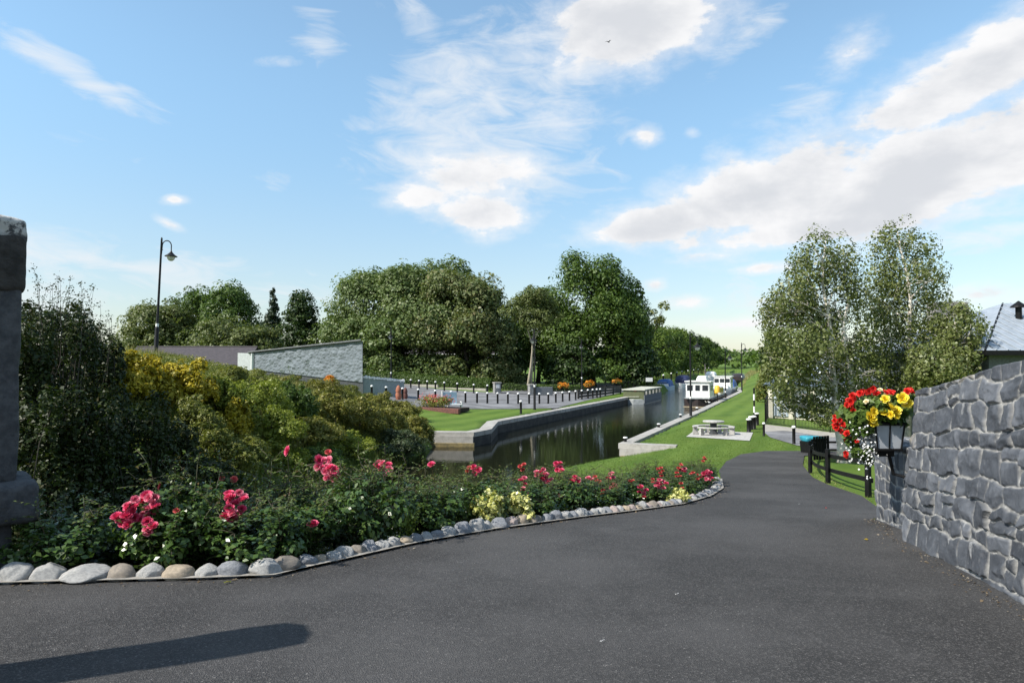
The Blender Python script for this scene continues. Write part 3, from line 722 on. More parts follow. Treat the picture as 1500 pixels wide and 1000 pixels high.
    disp_n = np.where(face, h, 0); disp_z = np.where(face, rim*h*.3, h*.7)
    X = px[:, None]+nx[:, None]*(back+disp_n); Y = py[:, None]+ny[:, None]*(back+disp_n); Zz = Z+disp_z
    V = np.stack([X, Y, Zz], -1); nU, nT = U.shape
    bk = V[:, -1].copy(); bk[:, 2] = zb-.3; V = np.concatenate([V, bk[:, None]], 1)
    tone = np.concatenate([tone, tone[:, -1:]], 1); mort = np.concatenate([mort, mort[:, -1:]], 1); nT += 1
    i, j = np.meshgrid(np.arange(nU-1), np.arange(nT-1), indexing='ij'); a = (i*nT+j).ravel(); F = np.stack([a, a+1, a+nT+1, a+nT], 1)
    faces = F.tolist()+[list(range(nT)), list(range(nU*nT-1, (nU-1)*nT-1, -1))]
    o = link(name, mkmesh(name, V.reshape(-1, 3).tolist(), faces, M['rubble'], True))
    for nm, arr in (('tone', tone), ('mortar', mort)):
        at = o.data.attributes.new(nm, 'FLOAT', 'POINT'); at.data.foreach_set('value', arr.astype(np.float32).ravel())
    o.data.polygons[len(faces)-1].use_smooth = False; o.data.polygons[len(faces)-2].use_smooth = False
    return o
WTOP = lambda y: float(np.interp(y, [-6, 4.85, 6, 7.6], [4.75, 4.40, 4.18, 3.95]))
w1 = rubble('stone_wall', [(2.93, 1.0), (3.25, 3.0), (3.62, 4.85), (3.86, 5.9), (4.20, 7.42)], WTOP, zp, .55, .10, .009, 4)
tag(w1, 'tall grey rubble stone wall sloping down beside the asphalt path', 'stone wall')
w2 = rubble('stone_wall', [(4.42, 7.25), (4.62, 8.3), (4.78, 9.0)], lambda y: 3.32, zp, .5, -.02, .0125, 9, relief=.016, mean=(.10, .20), wid=(.10, .26))
tag(w2, 'low end of the stone wall below the flower lantern', 'stone wall')

# gate pillars of dark weathered stone; the nearer one stands just outside the picture and throws the long shadow on the path
def pillar_mat():
    m = bpy.data.materials.new('lichened_stone'); m.use_nodes = True
    t = NT(m.node_tree); b = m.node_tree.nodes['Principled BSDF']; tc = t.n('ShaderNodeTexCoord'); v = tc.outputs['Object']
    c = t.mix(t.smooth(t.noise(v, 7, 8, .7), .35, .65), (.040, .042, .046), (.088, .090, .094))
    pit = t.smooth(t.noise(v, 34, 4, .6), .60, .70); c = t.mix(t.m('MULTIPLY', pit, .7), c, (.035, .036, .04))
    sp = t.n('ShaderNodeSeparateXYZ'); t.l(v, sp.inputs[0])
    topm = t.smooth(t.m('ADD', sp.outputs[2], t.m('MULTIPLY', t.noise(v, 5, 5), .35)), 3.18, 3.26)
    lit_top = t.m('MULTIPLY', t.smooth(t.noise(v, 13, 7, .7), .40, .52), topm); c = t.mix(lit_top, c, (.50, .49, .47))  # pale patches paint the sunlight on the pillar top into its colour
    t.l(c, b.inputs['Base Color']); b.inputs['Roughness'].default_value = .9
    bp = t.n('ShaderNodeBump'); bp.inputs['Strength'].default_value = .8; bp.inputs['Distance'].default_value = .02
    t.l(t.noise(v, 24, 8, .7), bp.inputs['Height']); t.l(bp.outputs[0], b.inputs['Normal']); return m
M['pillar'] = pillar_mat()
M['pillarcap'] = pmat('dark_mossy_stone', (.022, .020, .018), (.05, .046, .042), .9, 10, 7, .8)
def rough_block(name, mat, parent, c, size, seed, amp=.025, rnd=.05, cuts=14):
    bm = bmesh.new(); bmesh.ops.create_cube(bm, size=1.0)
    bmesh.ops.subdivide_edges(bm, edges=bm.edges[:], cuts=cuts, use_grid_fill=True)
    hs = np.array(size)/2
    co = np.array([v.co[:] for v in bm.verts])*2*hs
    inner = np.clip(co, -(hs-rnd), hs-rnd); d = co-inner; ln = np.linalg.norm(d, axis=1, keepdims=True)
    co = np.where(ln > 1e-6, inner+d/np.maximum(ln, 1e-6)*rnd, co)
    nd = co/np.maximum(np.linalg.norm(co/hs, axis=1, keepdims=True), 1e-6)/hs; nd /= np.maximum(np.linalg.norm(nd, axis=1, keepdims=True), 1e-6)
    q = fbm(co[:, 0]*6+co[:, 2]*2.3+seed, co[:, 1]*6+co[:, 2]*5.1, 4, seed)-.47
    co = co+nd*(q[:, None]*amp*2)
    for v, p in zip(bm.verts, co): v.co = p+np.array(c)
    for f in bm.faces: f.smooth = True
    me = bpy.data.meshes.new(name); bm.to_mesh(me); bm.free(); me.materials.append(mat)
    return link(name, me, parent)
def pillar(loc, rz, label, rnd=.05, sc=1.0):
    t = thing('gate_pillar', label, 'stone pillar', loc, rz, 'gate pillars')
    rough_block('pillar_foot', M['pillar'], t, (0, 0, .18), (.50, .50, .76), 3)
    rough_block('pillar_plinth', M['pillar'], t, (0, 0, .73), (.86, .86, .36), 8, .03, .07)
    rough_block('pillar_shaft', M['pillar'], t, (0, 0, 1.81), (.55, .55, 1.82), 5, .02, .03, 22)
    rough_block('pillar_band', M['pillar'], t, (0, 0, 2.55), (.545, .545, .10), 6, .02, .03)
    rough_block('pillar_cap', M['pillarcap'], t, (0, 0, 2.82), (.60, .60, .50), 12, .03, .05, 18)
    rough_block('pillar_top', M['pillar'], t, (0, 0, 3.13-rnd*.6), (.61, .61, .18+rnd*1.2), 15, .035, rnd, 18); t.scale = (sc, sc, 1)
    return t
px_ = -4.73; pillar((px_, 6.05, zp(6.05)-.12), R(42), 'tall dark stone gate pillar with white lichen top at left edge')
pillar((-4.25, 2.95, zp(2.95)-.05), R(30), 'second gate pillar standing outside the view and casting the path shadow', .22, .72)

wb = rubble('boundary_wall', [(-8.8, 8.6), (-5.25, 6.35), (-5.55, 4.75)], lambda y: float(zp(y))+2.35, zp, .45, .03, .05, 17)  # unseen wall, added to throw shade over the front roses
tag(wb, 'rubble boundary wall joining the gate pillar just outside the left edge', 'stone wall')
# ------------------------------------------------------------------ leaves and bark materials for plants
LM = {
 'chestnut': leafmat('chestnut_leaf', [(.055, .090, .022), (.09, .135, .038), (.13, .175, .058), (.20, .225, .10)]),
 'rusty': leafmat('chestnut_leaf_turning', [(.056, .086, .023), (.10, .135, .042), (.155, .175, .07), (.24, .20, .095)]),
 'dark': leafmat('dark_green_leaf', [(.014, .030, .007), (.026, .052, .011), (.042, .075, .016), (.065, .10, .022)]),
 'mid': leafmat('mid_green_leaf', [(.035, .068, .012), (.060, .105, .018), (.09, .145, .026), (.13, .185, .04)]),
 'light': leafmat('light_green_leaf', [(.045, .085, .012), (.08, .13, .018), (.115, .17, .026), (.16, .21, .04)]),
 'willow': leafmat('olive_leaf', [(.055, .078, .020), (.09, .115, .032), (.125, .15, .045), (.17, .19, .07)]),
 'conifer': leafmat('conifer_needle', [(.010, .022, .010), (.018, .036, .014), (.03, .052, .02), (.045, .07, .028)], trans=.1),
 'birch': leafmat('birch_leaf', [(.052, .074, .018), (.10, .128, .034), (.155, .18, .056), (.23, .24, .10)], rough=.42, spec=.45),
 'yellow': leafmat('golden_leaf', [(.12, .13, .012), (.27, .235, .015), (.42, .345, .02), (.52, .43, .04)], tcol=(1.1, 1.0, .4)),
 'lime': leafmat('lime_leaf', [(.09, .12, .015), (.16, .20, .026), (.23, .27, .04), (.30, .33, .06)]),
 'brown': leafmat('brown_olive_leaf', [(.075, .090, .016), (.135, .145, .027), (.215, .195, .042), (.22, .23, .05)]),
 'olive': leafmat('dull_olive_leaf', [(.055, .075, .014), (.11, .130, .024), (.17, .185, .038), (.25, .235, .06)]),
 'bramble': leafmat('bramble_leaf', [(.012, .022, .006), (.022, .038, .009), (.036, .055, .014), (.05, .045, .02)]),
 'bluegreen': leafmat('bluish_willow_leaf', [(.035, .055, .025), (.06, .085, .04), (.09, .12, .06), (.14, .17, .095)]),
 'rose': leafmat('rose_leaf', [(.018, .042, .011), (.042, .085, .018), (.068, .120, .026), (.11, .16, .04)], rough=.30, spec=.5, trans=.2),
 'newrose': leafmat('rose_new_leaf', [(.04, .075, .015), (.07, .11, .022), (.10, .13, .03), (.12, .07, .03)], rough=.4, trans=.25),
 'euonymus': leafmat('variegated_leaf', [(.12, .18, .035), (.40, .40, .09), (.58, .56, .22), (.66, .66, .42)], rough=.35, trans=.2),
 'hedge': leafmat('hedge_leaf', [(.022, .045, .008), (.045, .082, .013), (.07, .115, .02), (.10, .15, .028)]),
 'grass': leafmat('long_grass', [(.06, .09, .018), (.12, .15, .03), (.19, .20, .055), (.30, .25, .11)], rough=.6),
 'reed': leafmat('green_reed', [(.05, .085, .03), (.08, .12, .045), (.11, .15, .06), (.15, .18, .08)], rough=.5),
 'tangrass': leafmat('tan_grass', [(.13, .12, .035), (.22, .19, .07), (.30, .25, .11), (.36, .30, .15)], rough=.7),
 'turf': leafmat('turf_blade', [(.055, .105, .012), (.080, .142, .018), (.11, .175, .027), (.16, .19, .05)], rough=.6, trans=.3),
 'petal': leafmat('pink_petal', [(.34, .010, .045), (.56, .025, .10), (.70, .08, .18), (.80, .26, .34)], rough=.55, trans=.25, tcol=(1.1, .9, .9), spec=.2),
 'petallight': leafmat('pale_pink_petal', [(.46, .03, .10), (.66, .10, .20), (.78, .24, .32), (.84, .45, .48)], rough=.55, trans=.25, tcol=(1.1, .9, .9), spec=.2),
 'petalold': leafmat('salmon_petal', [(.42, .03, .05), (.55, .07, .08), (.62, .16, .13), (.68, .30, .22)], rough=.6, trans=.25, tcol=(1.1, .9, .9), spec=.2),
 'petalred': leafmat('red_petal', [(.32, .004, .006), (.50, .012, .010), (.64, .025, .02), (.70, .09, .06)], rough=.5, trans=.2, tcol=(1.1, .8, .8), spec=.2),
 'petalyellow': leafmat('yellow_petal', [(.60, .40, .01), (.78, .58, .02), (.84, .68, .06), (.86, .74, .22)], rough=.5, trans=.25, tcol=(1.05, 1, .8), spec=.2),
 'petalcream': leafmat('cream_petal', [(.70, .58, .30), (.80, .68, .40), (.84, .74, .50), (.86, .8, .62)], rough=.5, trans=.25, tcol=(1, 1, .9), spec=.2),
 'petalorange': leafmat('orange_petal', [(.45, .10, .01), (.62, .20, .015), (.75, .36, .03), (.80, .55, .15)], rough=.5, trans=.2, tcol=(1.1, .9, .7), spec=.2),
 'petalwhite': leafmat('white_petal', [(.70, .70, .68), (.80, .80, .78), (.84, .84, .82), (.86, .86, .85)], rough=.5, trans=.2, tcol=(1, 1, 1), spec=.2),
}
def birchbark():
    m = bpy.data.materials.new('birch_bark'); m.use_nodes = True
    t = NT(m.node_tree); b = m.node_tree.nodes['Principled BSDF']; tc = t.n('ShaderNodeTexCoord')
    mp = t.n('ShaderNodeMapping'); mp.inputs['Scale'].default_value = (1, 1, 3.5); t.l(tc.outputs['Object'], mp.inputs['Vector'])
    f = t.smooth(t.noise(mp.outputs[0], 5, 6, .7), .54, .62); c = t.mix(f, (.66, .62, .56), (.06, .05, .045))
    t.l(t.mix(t.smooth(t.noise(mp.outputs[0], 1.2, 4), .4, .6), c, (.52, .46, .40)), b.inputs['Base Color']); b.inputs['Roughness'].default_value = .75
    bp = t.n('ShaderNodeBump'); bp.inputs['Strength'].default_value = .4; t.l(t.noise(mp.outputs[0], 12, 5), bp.inputs['Height']); t.l(bp.outputs[0], b.inputs['Normal']); return m
M['birchbark'] = birchbark()

# ------------------------------------------------------------------ trees
def dome(H, Rr, z0=.14, ring=8, seed=0, flat=1.0):
    random.seed(seed); L = [(0, 0, .58*H, .72*Rr, .72*Rr*flat, .38*H)]
    for k in range(ring):
        a = 2*math.pi*k/ring+random.uniform(-.3, .3); r = random.uniform(.48, .66)*Rr; s = random.uniform(.34, .48)*Rr
        L.append((r*math.cos(a), r*math.sin(a)*flat, random.uniform(.30, .46)*H, s, s, random.uniform(.17, .24)*H))
    for k in range(5):
        a = 2*math.pi*k/5+random.uniform(-.4, .4); r = random.uniform(.22, .42)*Rr; s = random.uniform(.28, .40)*Rr
        L.append((r*math.cos(a), r*math.sin(a)*flat, random.uniform(.66, .82)*H, s, s, random.uniform(.13, .18)*H))
    for k in range(ring):
        a = 2*math.pi*(k+.5)/ring+random.uniform(-.3, .3); r = random.uniform(.5, .75)*Rr; s = random.uniform(.25, .36)*Rr
        L.append((r*math.cos(a), r*math.sin(a)*flat, (z0+random.uniform(.03, .12))*H, s, s, random.uniform(.10, .15)*H))
    return L
def tree(name, label, cat, px, d, top, width, leaf, n, size, seed, group=None, bark='bark', lobes=None, z0=.14, sub=26, subr=.34, aspect=.7, low=-.45, tr=None, flat=1.0):
    x = P(px, 500, d).x; z = gz(x, d); H = P(px, top, d).z-z; Rr = width/2000*d
    L = lobes(H, Rr) if lobes else dome(H, Rr, z0, 8, seed, flat)
    t = thing(name, label, cat, (x, d, z), 0, group)
    random.seed(seed+50)
    link('trunk', trunk_mesh('trunk', H*.8, tr or (.018*H+.05), L, M[bark]), t)
    link('crown', crown_mesh('crown', L, n, size, LM[leaf], aspect, sub=sub, subr=subr, low=low), t)
    return t
G = 'broad trees beyond the courtyard hedge'
tree('chestnut_tree', 'wide domed chestnut with smaller left shoulder, behind the blue-grey shed', 'tree', 548, 112, 390, 190, 'chestnut', 56000, .36, 1, G, sub=80, subr=.30, z0=.03)
tree('chestnut_tree', 'tallest central dome of the chestnut clump behind the courtyard hedge', 'tree', 622, 108, 376, 215, 'chestnut', 76000, .36, 2, G, sub=84, subr=.28, z0=.03)
tree('chestnut_tree', 'chestnut with rust-tinged upper leaves, on the right of the domed clump', 'tree', 682, 102, 391, 165, 'rusty', 66000, .35, 3, G, sub=84, subr=.28, z0=.02)
tree('broadleaf_tree', 'lower dark tree filling in behind the pale slender trunk', 'tree', 788, 116, 408, 130, 'mid', 30000, .34, 4, G, sub=44, subr=.30, z0=.10)
tree('broadleaf_tree', 'tallest dark tree right of centre with a ragged rounded top', 'tree', 868, 112, 361, 172, 'mid', 56000, .33, 5, G, sub=70, subr=.28, z0=.06)
tree('broadleaf_tree', 'narrow leafy tree leaning off the right flank of the tallest dark tree', 'tree', 918, 110, 402, 75, 'mid', 9000, .40, 6, G, sub=22, subr=.30, z0=.10)
def spriggy(H, Rr):
    random.seed(31); return [(random.uniform(-1, 1)*Rr*.8, random.uniform(-1, 1)*Rr*.7, H*random.uniform(.45, .97), Rr*random.uniform(.18, .36), Rr*.3, H*random.uniform(.05, .09)) for _ in range(12)]
tree('sparse_tree', 'thin see-through tree with open twiggy crown beside the tallest dark tree', 'tree', 955, 118, 444, 60, 'olive', 1500, .36, 7, lobes=spriggy, sub=12, subr=.5)
def slender(H, Rr):
    random.seed(12); return [(random.uniform(-1, 1)*Rr*.55, random.uniform(-.5, .5)*Rr, H*random.uniform(.62, .92), Rr*random.uniform(.3, .46), Rr*.4, H*random.uniform(.08, .13)) for _ in range(10)]
def slender_tree():
    d = 93; x = P(772, 500, d).x; z = gz(x, d); H = P(780, 424, d).z-z
    t = thing('slender_tree', 'slender tree with bare pale forked trunk behind the gate pier', 'tree', (x, d, z))
    m = MB(); rr = [.24, .19, .15, .13, .10, .06, .03]
    st = [(0, 0, -.3), (.25, 0, 1.5), (.5, 0, 3.2), (.7, .1, 5.2), (.75, 0, 7.0), (1.2, .2, 9.0), (1.5, 0, 10.6)]
    m.tube(st, rr, 9); m.tube([(.72, 0, 6.2), (.2, .1, 8.0), (-.4, 0, 9.8), (-.7, 0, 11)], [.12, .09, .06, .02], 7)
    m.tube([(.74, 0, 6.4), (1.4, -.2, 7.8), (2.2, 0, 9.4)], [.10, .07, .02], 7); m.tube([(.5, 0, -.2), (.62, .2, 2.2), (.72, .1, 4.6)], [.2, .15, .1], 7)
    link('trunk', m.mesh('trunk', M['palebark'], True), t)
    L = [(a+.5, b, H*c, 1.9, 1.6, 1.3) for a, b, c in ((-2.2, 0, .78), (-1, .6, .88), (.4, -.3, .95), (1.6, .5, .86), (2.4, 0, .74), (-.4, 0, .72), (1, -.8, .68))]
    link('crown', crown_mesh('crown', L, 9000, .27, LM['willow'], .65, sub=20, subr=.42, low=-.9), t)
slender_tree()
# trees beyond the slate roof on the left
GL = 'trees rising behind the slate roof'
tree('broadleaf_tree', 'olive willow-like tree just right of the tall left street lamp', 'tree', 232, 122, 430, 130, 'willow', 30000, .36, 8, GL, z0=.05, sub=30)
tree('broadleaf_tree', 'round dark green tree at the right end of the left tree group', 'tree', 335, 126, 412, 125, 'mid', 32000, .36, 9, GL, z0=.05, sub=30)
tree('broadleaf_tree', 'green tree between the olive tree and the round dark tree', 'tree', 290, 130, 419, 110, 'mid', 24000, .36, 10, GL, z0=.05)
tree('leafy_shrub', 'bushy yellow-green shrub above the slate roof, before the round dark tree', 'shrub', 325, 104, 460, 130, 'willow', 12000, .34, 11, GL, z0=.05)
tree('leafy_shrub', 'low spreading shrub just left of the shed roof end', 'shrub', 372, 102, 472, 110, 'willow', 10000, .34, 12, GL, z0=.05)
def cone(H, Rr):
    random.seed(5); L = []
    for k in range(20):
        f = k/19; r = Rr*(1-f)**.85*.72+.10*Rr
        for q in range(4 if k < 14 else 2):
            a = random.uniform(0, 6.3); L.append((r*.45*math.cos(a), r*.45*math.sin(a), H*(.04+.92*f), r*.72, r*.72, H*.055))
    return L
tree('conifer_tree', 'slim pointed dark conifer among the rounded trees', 'conifer', 399, 122, 422, 52, 'conifer', 14000, .38, 13, GL, lobes=cone, sub=14, subr=.42)
def column(H, Rr):
    random.seed(6); L = []
    for k in range(13):
        f = k/12; r = Rr*(.95-.55*f**2.2)
        for q in range(4):
            a = random.uniform(0, 6.3); L.append((r*.4*math.cos(a), r*.4*math.sin(a), H*(.06+.85*f), r*.65, r*.65, H*.09))
    return L
tree('conifer_tree', 'broad blunt-topped dark conifer left of the chestnut clump', 'conifer', 441, 116, 425, 76, 'dark', 20000, .38, 14, GL, lobes=column, sub=16, subr=.40)
# trees lining the far canal bank: three shapes, then copies
TG = 'trees lining the far canal bank'
protos = []
for q, (leaf, seed) in enumerate((('mid', 21), ('light', 22), ('dark', 23))):
    L = dome(15.0, 6.2, .06, 7, seed)
    t = thing('bankside_tree', 'tree', 'tree', (0, 0, 0), 0, TG)
    link('trunk', trunk_mesh('trunk', 12, .28, L, M['bark']), t); link('crown', crown_mesh('crown', L, 16000, .40, LM[leaf], .7, sub=34, subr=.32), t); protos.append(t)
qx = lambda y, off=0: float(np.interp(y, [p[1] for p in QL], [p[0] for p in QL]))+off
spots = [(122, -9, 10.5, 2), (134, -8, 12.5, 2), (148, -10, 11, 0), (163, -7.5, 13, 1), (180, -8, 14, 1), (199, -7, 13.0, 0), (220, -8, 15.5, 1), (243, -7, 14.5, 0), (268, -8, 16, 2), (298, -7, 15, 0), (332, -8, 16.5, 1), (372, -8, 16, 2)]
names = ['deep green tree shading the path beside the green barge', 'dark tree over the bank behind the blue covered cruiser', 'mid green tree behind the navy canopy boat', 'yellow-green tree leading the bright run along the far bank',
         'tall yellow-green tree beyond the first bright bankside tree', 'mid green tree above the white bollards on the far bank', 'bright round tree over the middle of the far bank row', 'green tree right behind the second right-bank lamp', 'dark tree beyond the small white boat on the far bank',
         'small-looking green tree behind the third right-bank lamp', 'pale distant tree near the far end of the canal row', 'last dark tree of the row before the canal fades']
used = set()
for (y, off, h_, k), lb in zip(spots, names):
    x = qx(y, off); p = protos[k]; s = h_/15.0
    if k in used: copy_tree(p, (x, y, gz(x, y)), random.uniform(0, 6), lb, (s*1.05, s*1.05, s))
    else: used.add(k); p.location = (x, y, gz(x, y)); p.scale = (s*1.05, s*1.05, s); p['label'] = lb; KC[p.name] = [(kk, []) for kk in kids(p)]
# far woods closing the view: one mass nobody could count
def far_woods():
    L = []; random.seed(77)
    for k in range(64):
        a = R(-62+124*k/63); r = random.uniform(430, 560); x, y = r*math.sin(a), r*math.cos(a)
        h_ = random.uniform(9, 15); L.append((x, y, h_*.5+.4, random.uniform(14, 22), 9, h_*.55))
    for y in range(395, 470, 16):
        L.append((qx(y, -9), y, 7, 8, 8, 7.5)); L.append((qx(y, 30), y, 5, 8, 8, 6))
    L += [(128, 372, 3.5, 9, 6, 4.5), (140, 380, 4.5, 9, 6, 5.5), (118, 385, 4, 9, 6, 5), (150, 372, 4, 9, 6, 6), (172, 520, 6, 30, 9, 7), (150, 540, 5, 30, 9, 7)]
    tag(link('far_woods', crown_mesh('far_woods', L, 26000, 2.0, LM['mid'], .8, sub=20, subr=.4)), kind='stuff')
far_woods()
tree('broadleaf_tree', 'dark green tree behind the utility pole, left of the birches', 'tree', 1140, 120, 478, 60, 'dark', 9000, .42, 41, z0=.05)
tree('leafy_shrub', 'round bush at the far end of the lawn by the utility pole', 'shrub', 1122, 74, 536, 34, 'olive', 3500, .2, 42, z0=.05)
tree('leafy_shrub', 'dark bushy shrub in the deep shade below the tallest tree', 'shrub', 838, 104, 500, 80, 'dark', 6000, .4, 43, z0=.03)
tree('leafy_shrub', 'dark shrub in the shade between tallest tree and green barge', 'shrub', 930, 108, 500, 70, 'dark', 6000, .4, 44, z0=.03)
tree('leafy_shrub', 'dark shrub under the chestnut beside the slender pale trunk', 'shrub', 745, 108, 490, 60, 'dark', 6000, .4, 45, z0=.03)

# birches beside the fenced grass patch
def birch(label, px, d, base_z, lobes_px, n, seed, stems, vis):
    x = P(px, 600, d).x; t = thing('birch_tree', label, 'birch', (x, d, base_z), 0, 'silver birches behind the stone wall')
    random.seed(seed); g = np.random.default_rng(seed); L = []
    for (lx, ly, rx, ry) in lobes_px:
        dd = d+g.uniform(-1.0, 1.2); p = P(lx, ly, dd); k = dd/1000
        L.append((p.x-x, dd-d, p.z-base_z, rx*k*1.06, rx*k*1.1, ry*k*1.04))
    m = MB()
    for (a, b) in stems:
        q = P(b[0], b[1], d); pts = limb((a, 0, -.3), (q.x-x, .2, q.z-base_z), .04, 9); m.tube(pts, [vis*(1.15 if i == 0 else 1)*(1-.92*i/9)+.006 for i in range(10)], 9)
        for l in L:
            e = Vector(l[:3]); j = min(range(2, 9), key=lambda i: abs(pts[i].z-(e.z-1.0)))
            if (e-pts[j]).length < 3.2:
                qq = limb(pts[j], e, .08, 5); r0 = vis*(1-.92*j/9)*.5; m.tube(qq, [r0*(1-.85*i/5)+.005 for i in range(6)], 6)
                for _ in range(5):
                    dd = Vector(sph(1)[0]); ee = e+Vector((dd.x*l[3], dd.y*l[4], dd.z*l[5]))*.9; m.tube(limb(qq[3], ee, .06, 3), [.014, .011, .008, .004], 4)
    link('trunk', m.mesh('trunk', M['birchbark'], True), t)
    link('crown', crown_mesh('crown', L, n, .088, LM['birch'], .72, sub=24, subr=.46, inner=.35, up=.1, low=-1.0, zs=1.35, dn=.5), t)
birch('birch with mottled white trunk inside the curved black fence', 1232, 25.6, .38,
      [(1200, 372, 26, 34), (1180, 402, 30, 34), (1235, 402, 30, 40), (1222, 440, 44, 40), (1160, 436, 30, 32), (1140, 470, 26, 36), (1185, 478, 44, 36), (1240, 490, 42, 40), (1150, 520, 36, 36), (1205, 540, 46, 36), (1250, 545, 40, 36), (1170, 575, 36, 30), (1215, 592, 34, 24), (1255, 585, 36, 24), (1150, 590, 18, 14), (1185, 596, 26, 16), (1205, 608, 20, 14), (1135, 450, 22, 20), (1140, 550, 26, 28), (1190, 515, 40, 36)],
      35000, 61, [(0, (1208, 348)), (.1, (1240, 380))], .15)
birch('tallest birch, second stem behind the wall flower basket', 1318, 27.5, .5,
      [(1318, 352, 26, 26), (1300, 372, 28, 30), (1342, 376, 28, 30), (1320, 405, 46, 34), (1295, 440, 36, 40), (1352, 430, 34, 30), (1330, 455, 50, 38), (1290, 490, 42, 40), (1345, 495, 44, 36), (1315, 530, 52, 36), (1280, 560, 40, 30), (1340, 560, 46, 26), (1368, 405, 16, 14), (1310, 585, 40, 22)],
      25000, 62, [(0, (1318, 334)), (.15, (1295, 640))], .15)
birch('lowest birch crown beside the pale metal roof', 1400, 25.0, .8,
      [(1402, 468, 26, 22), (1380, 490, 26, 24), (1420, 488, 22, 20), (1400, 515, 34, 22), (1375, 540, 36, 24), (1420, 530, 22, 20), (1395, 560, 40, 20), (1352, 535, 22, 26), (1360, 575, 30, 18)],
      16000, 63, [(0, (1402, 452)), (.1, (1425, 462))], .10)

# ------------------------------------------------------------------ bank plants on the left
def shrub_parts(leaf, seed, w, h_):
    """foliage and stems of one shrub of radius w and height h_"""
    random.seed(seed); L = [(0, 0, .48*h_, .55*w, .55*w, .42*h_)]
    for k in range(9):
        a = 2*math.pi*k/9+random.uniform(-.4, .4); r = random.uniform(.4, .75)*w; L.append((r*math.cos(a), r*math.sin(a), random.uniform(.2, .55)*h_, .38*w, .38*w, random.uniform(.2, .34)*h_))
    for k in range(6):
        a = random.uniform(0, 6.3); r = random.uniform(.1, .6)*w; L.append((r*math.cos(a), r*math.sin(a), random.uniform(.68, .86)*h_, .26*w, .26*w, random.uniform(.12, .2)*h_))
    n = int(min(11000, 3000+3200*w*(w+h_))); sz = {'yellow': .10, 'bramble': .085, 'bluegreen': .10}.get(leaf, .09)
    c = crown_mesh('foliage', L, n, sz, LM[leaf], .42 if leaf in ('bluegreen', 'olive', 'lime') else .55, sub=26, subr=.34, low=-.7)
    m = MB()
    for l in L: m.tube(limb((random.uniform(-.08, .08), random.uniform(-.08, .08), -.25), (l[0], l[1], l[2]+l[5]*.4), .1, 5), [.03, .024, .018, .013, .009, .004], 5)
    return c, m.mesh('stem', M['bark'], True)
def shrub(label, px, top, d, width, leaf, sprigs=0, name='shrub', seed=1):
    x = P(px, 500, d).x; z = gz(x, d); h_ = min(max(P(px, top, d).z-z, .7), 5.0); w = width/2000*d*1.25
    t = thing(name, label, 'shrub', (x, d, z-.1), random.uniform(0, 6.3), 'shrubs on the canal bank')
    f, s_ = shrub_parts(leaf, seed, w, h_); link('foliage', f, t); link('stem', s_, t)
    if sprigs:
        g = np.random.default_rng(seed); m = MB(); cs = []
        for k in range(sprigs):
            a = g.uniform(0, 6.3); r = g.uniform(.1, .7)*w; e = Vector((r*math.cos(a), r*math.sin(a), h_+g.uniform(.05, .45)*(1 if k > 2 else 1.7)))
            pts = limb((r*.5*math.cos(a), r*.5*math.sin(a), h_*.6), e, .06, 6); m.tube(pts, [.010, .009, .008, .006, .005, .004, .002], 4)
            for i in range(2, 7):
                for _ in range(14): cs.append(np.array(pts[i])+g.normal(0, .022, 3)*(8-i))
        cs = np.array(cs); sp = link('sprig', m.mesh('sprig', M['bark']), t)
        link('sprig_leaves', leaf_mesh('sprig_leaves', cs, g.normal(size=cs.shape)+[0, 0, .5], g.uniform(.03, .065, len(cs)), LM[leaf], .55), sp)
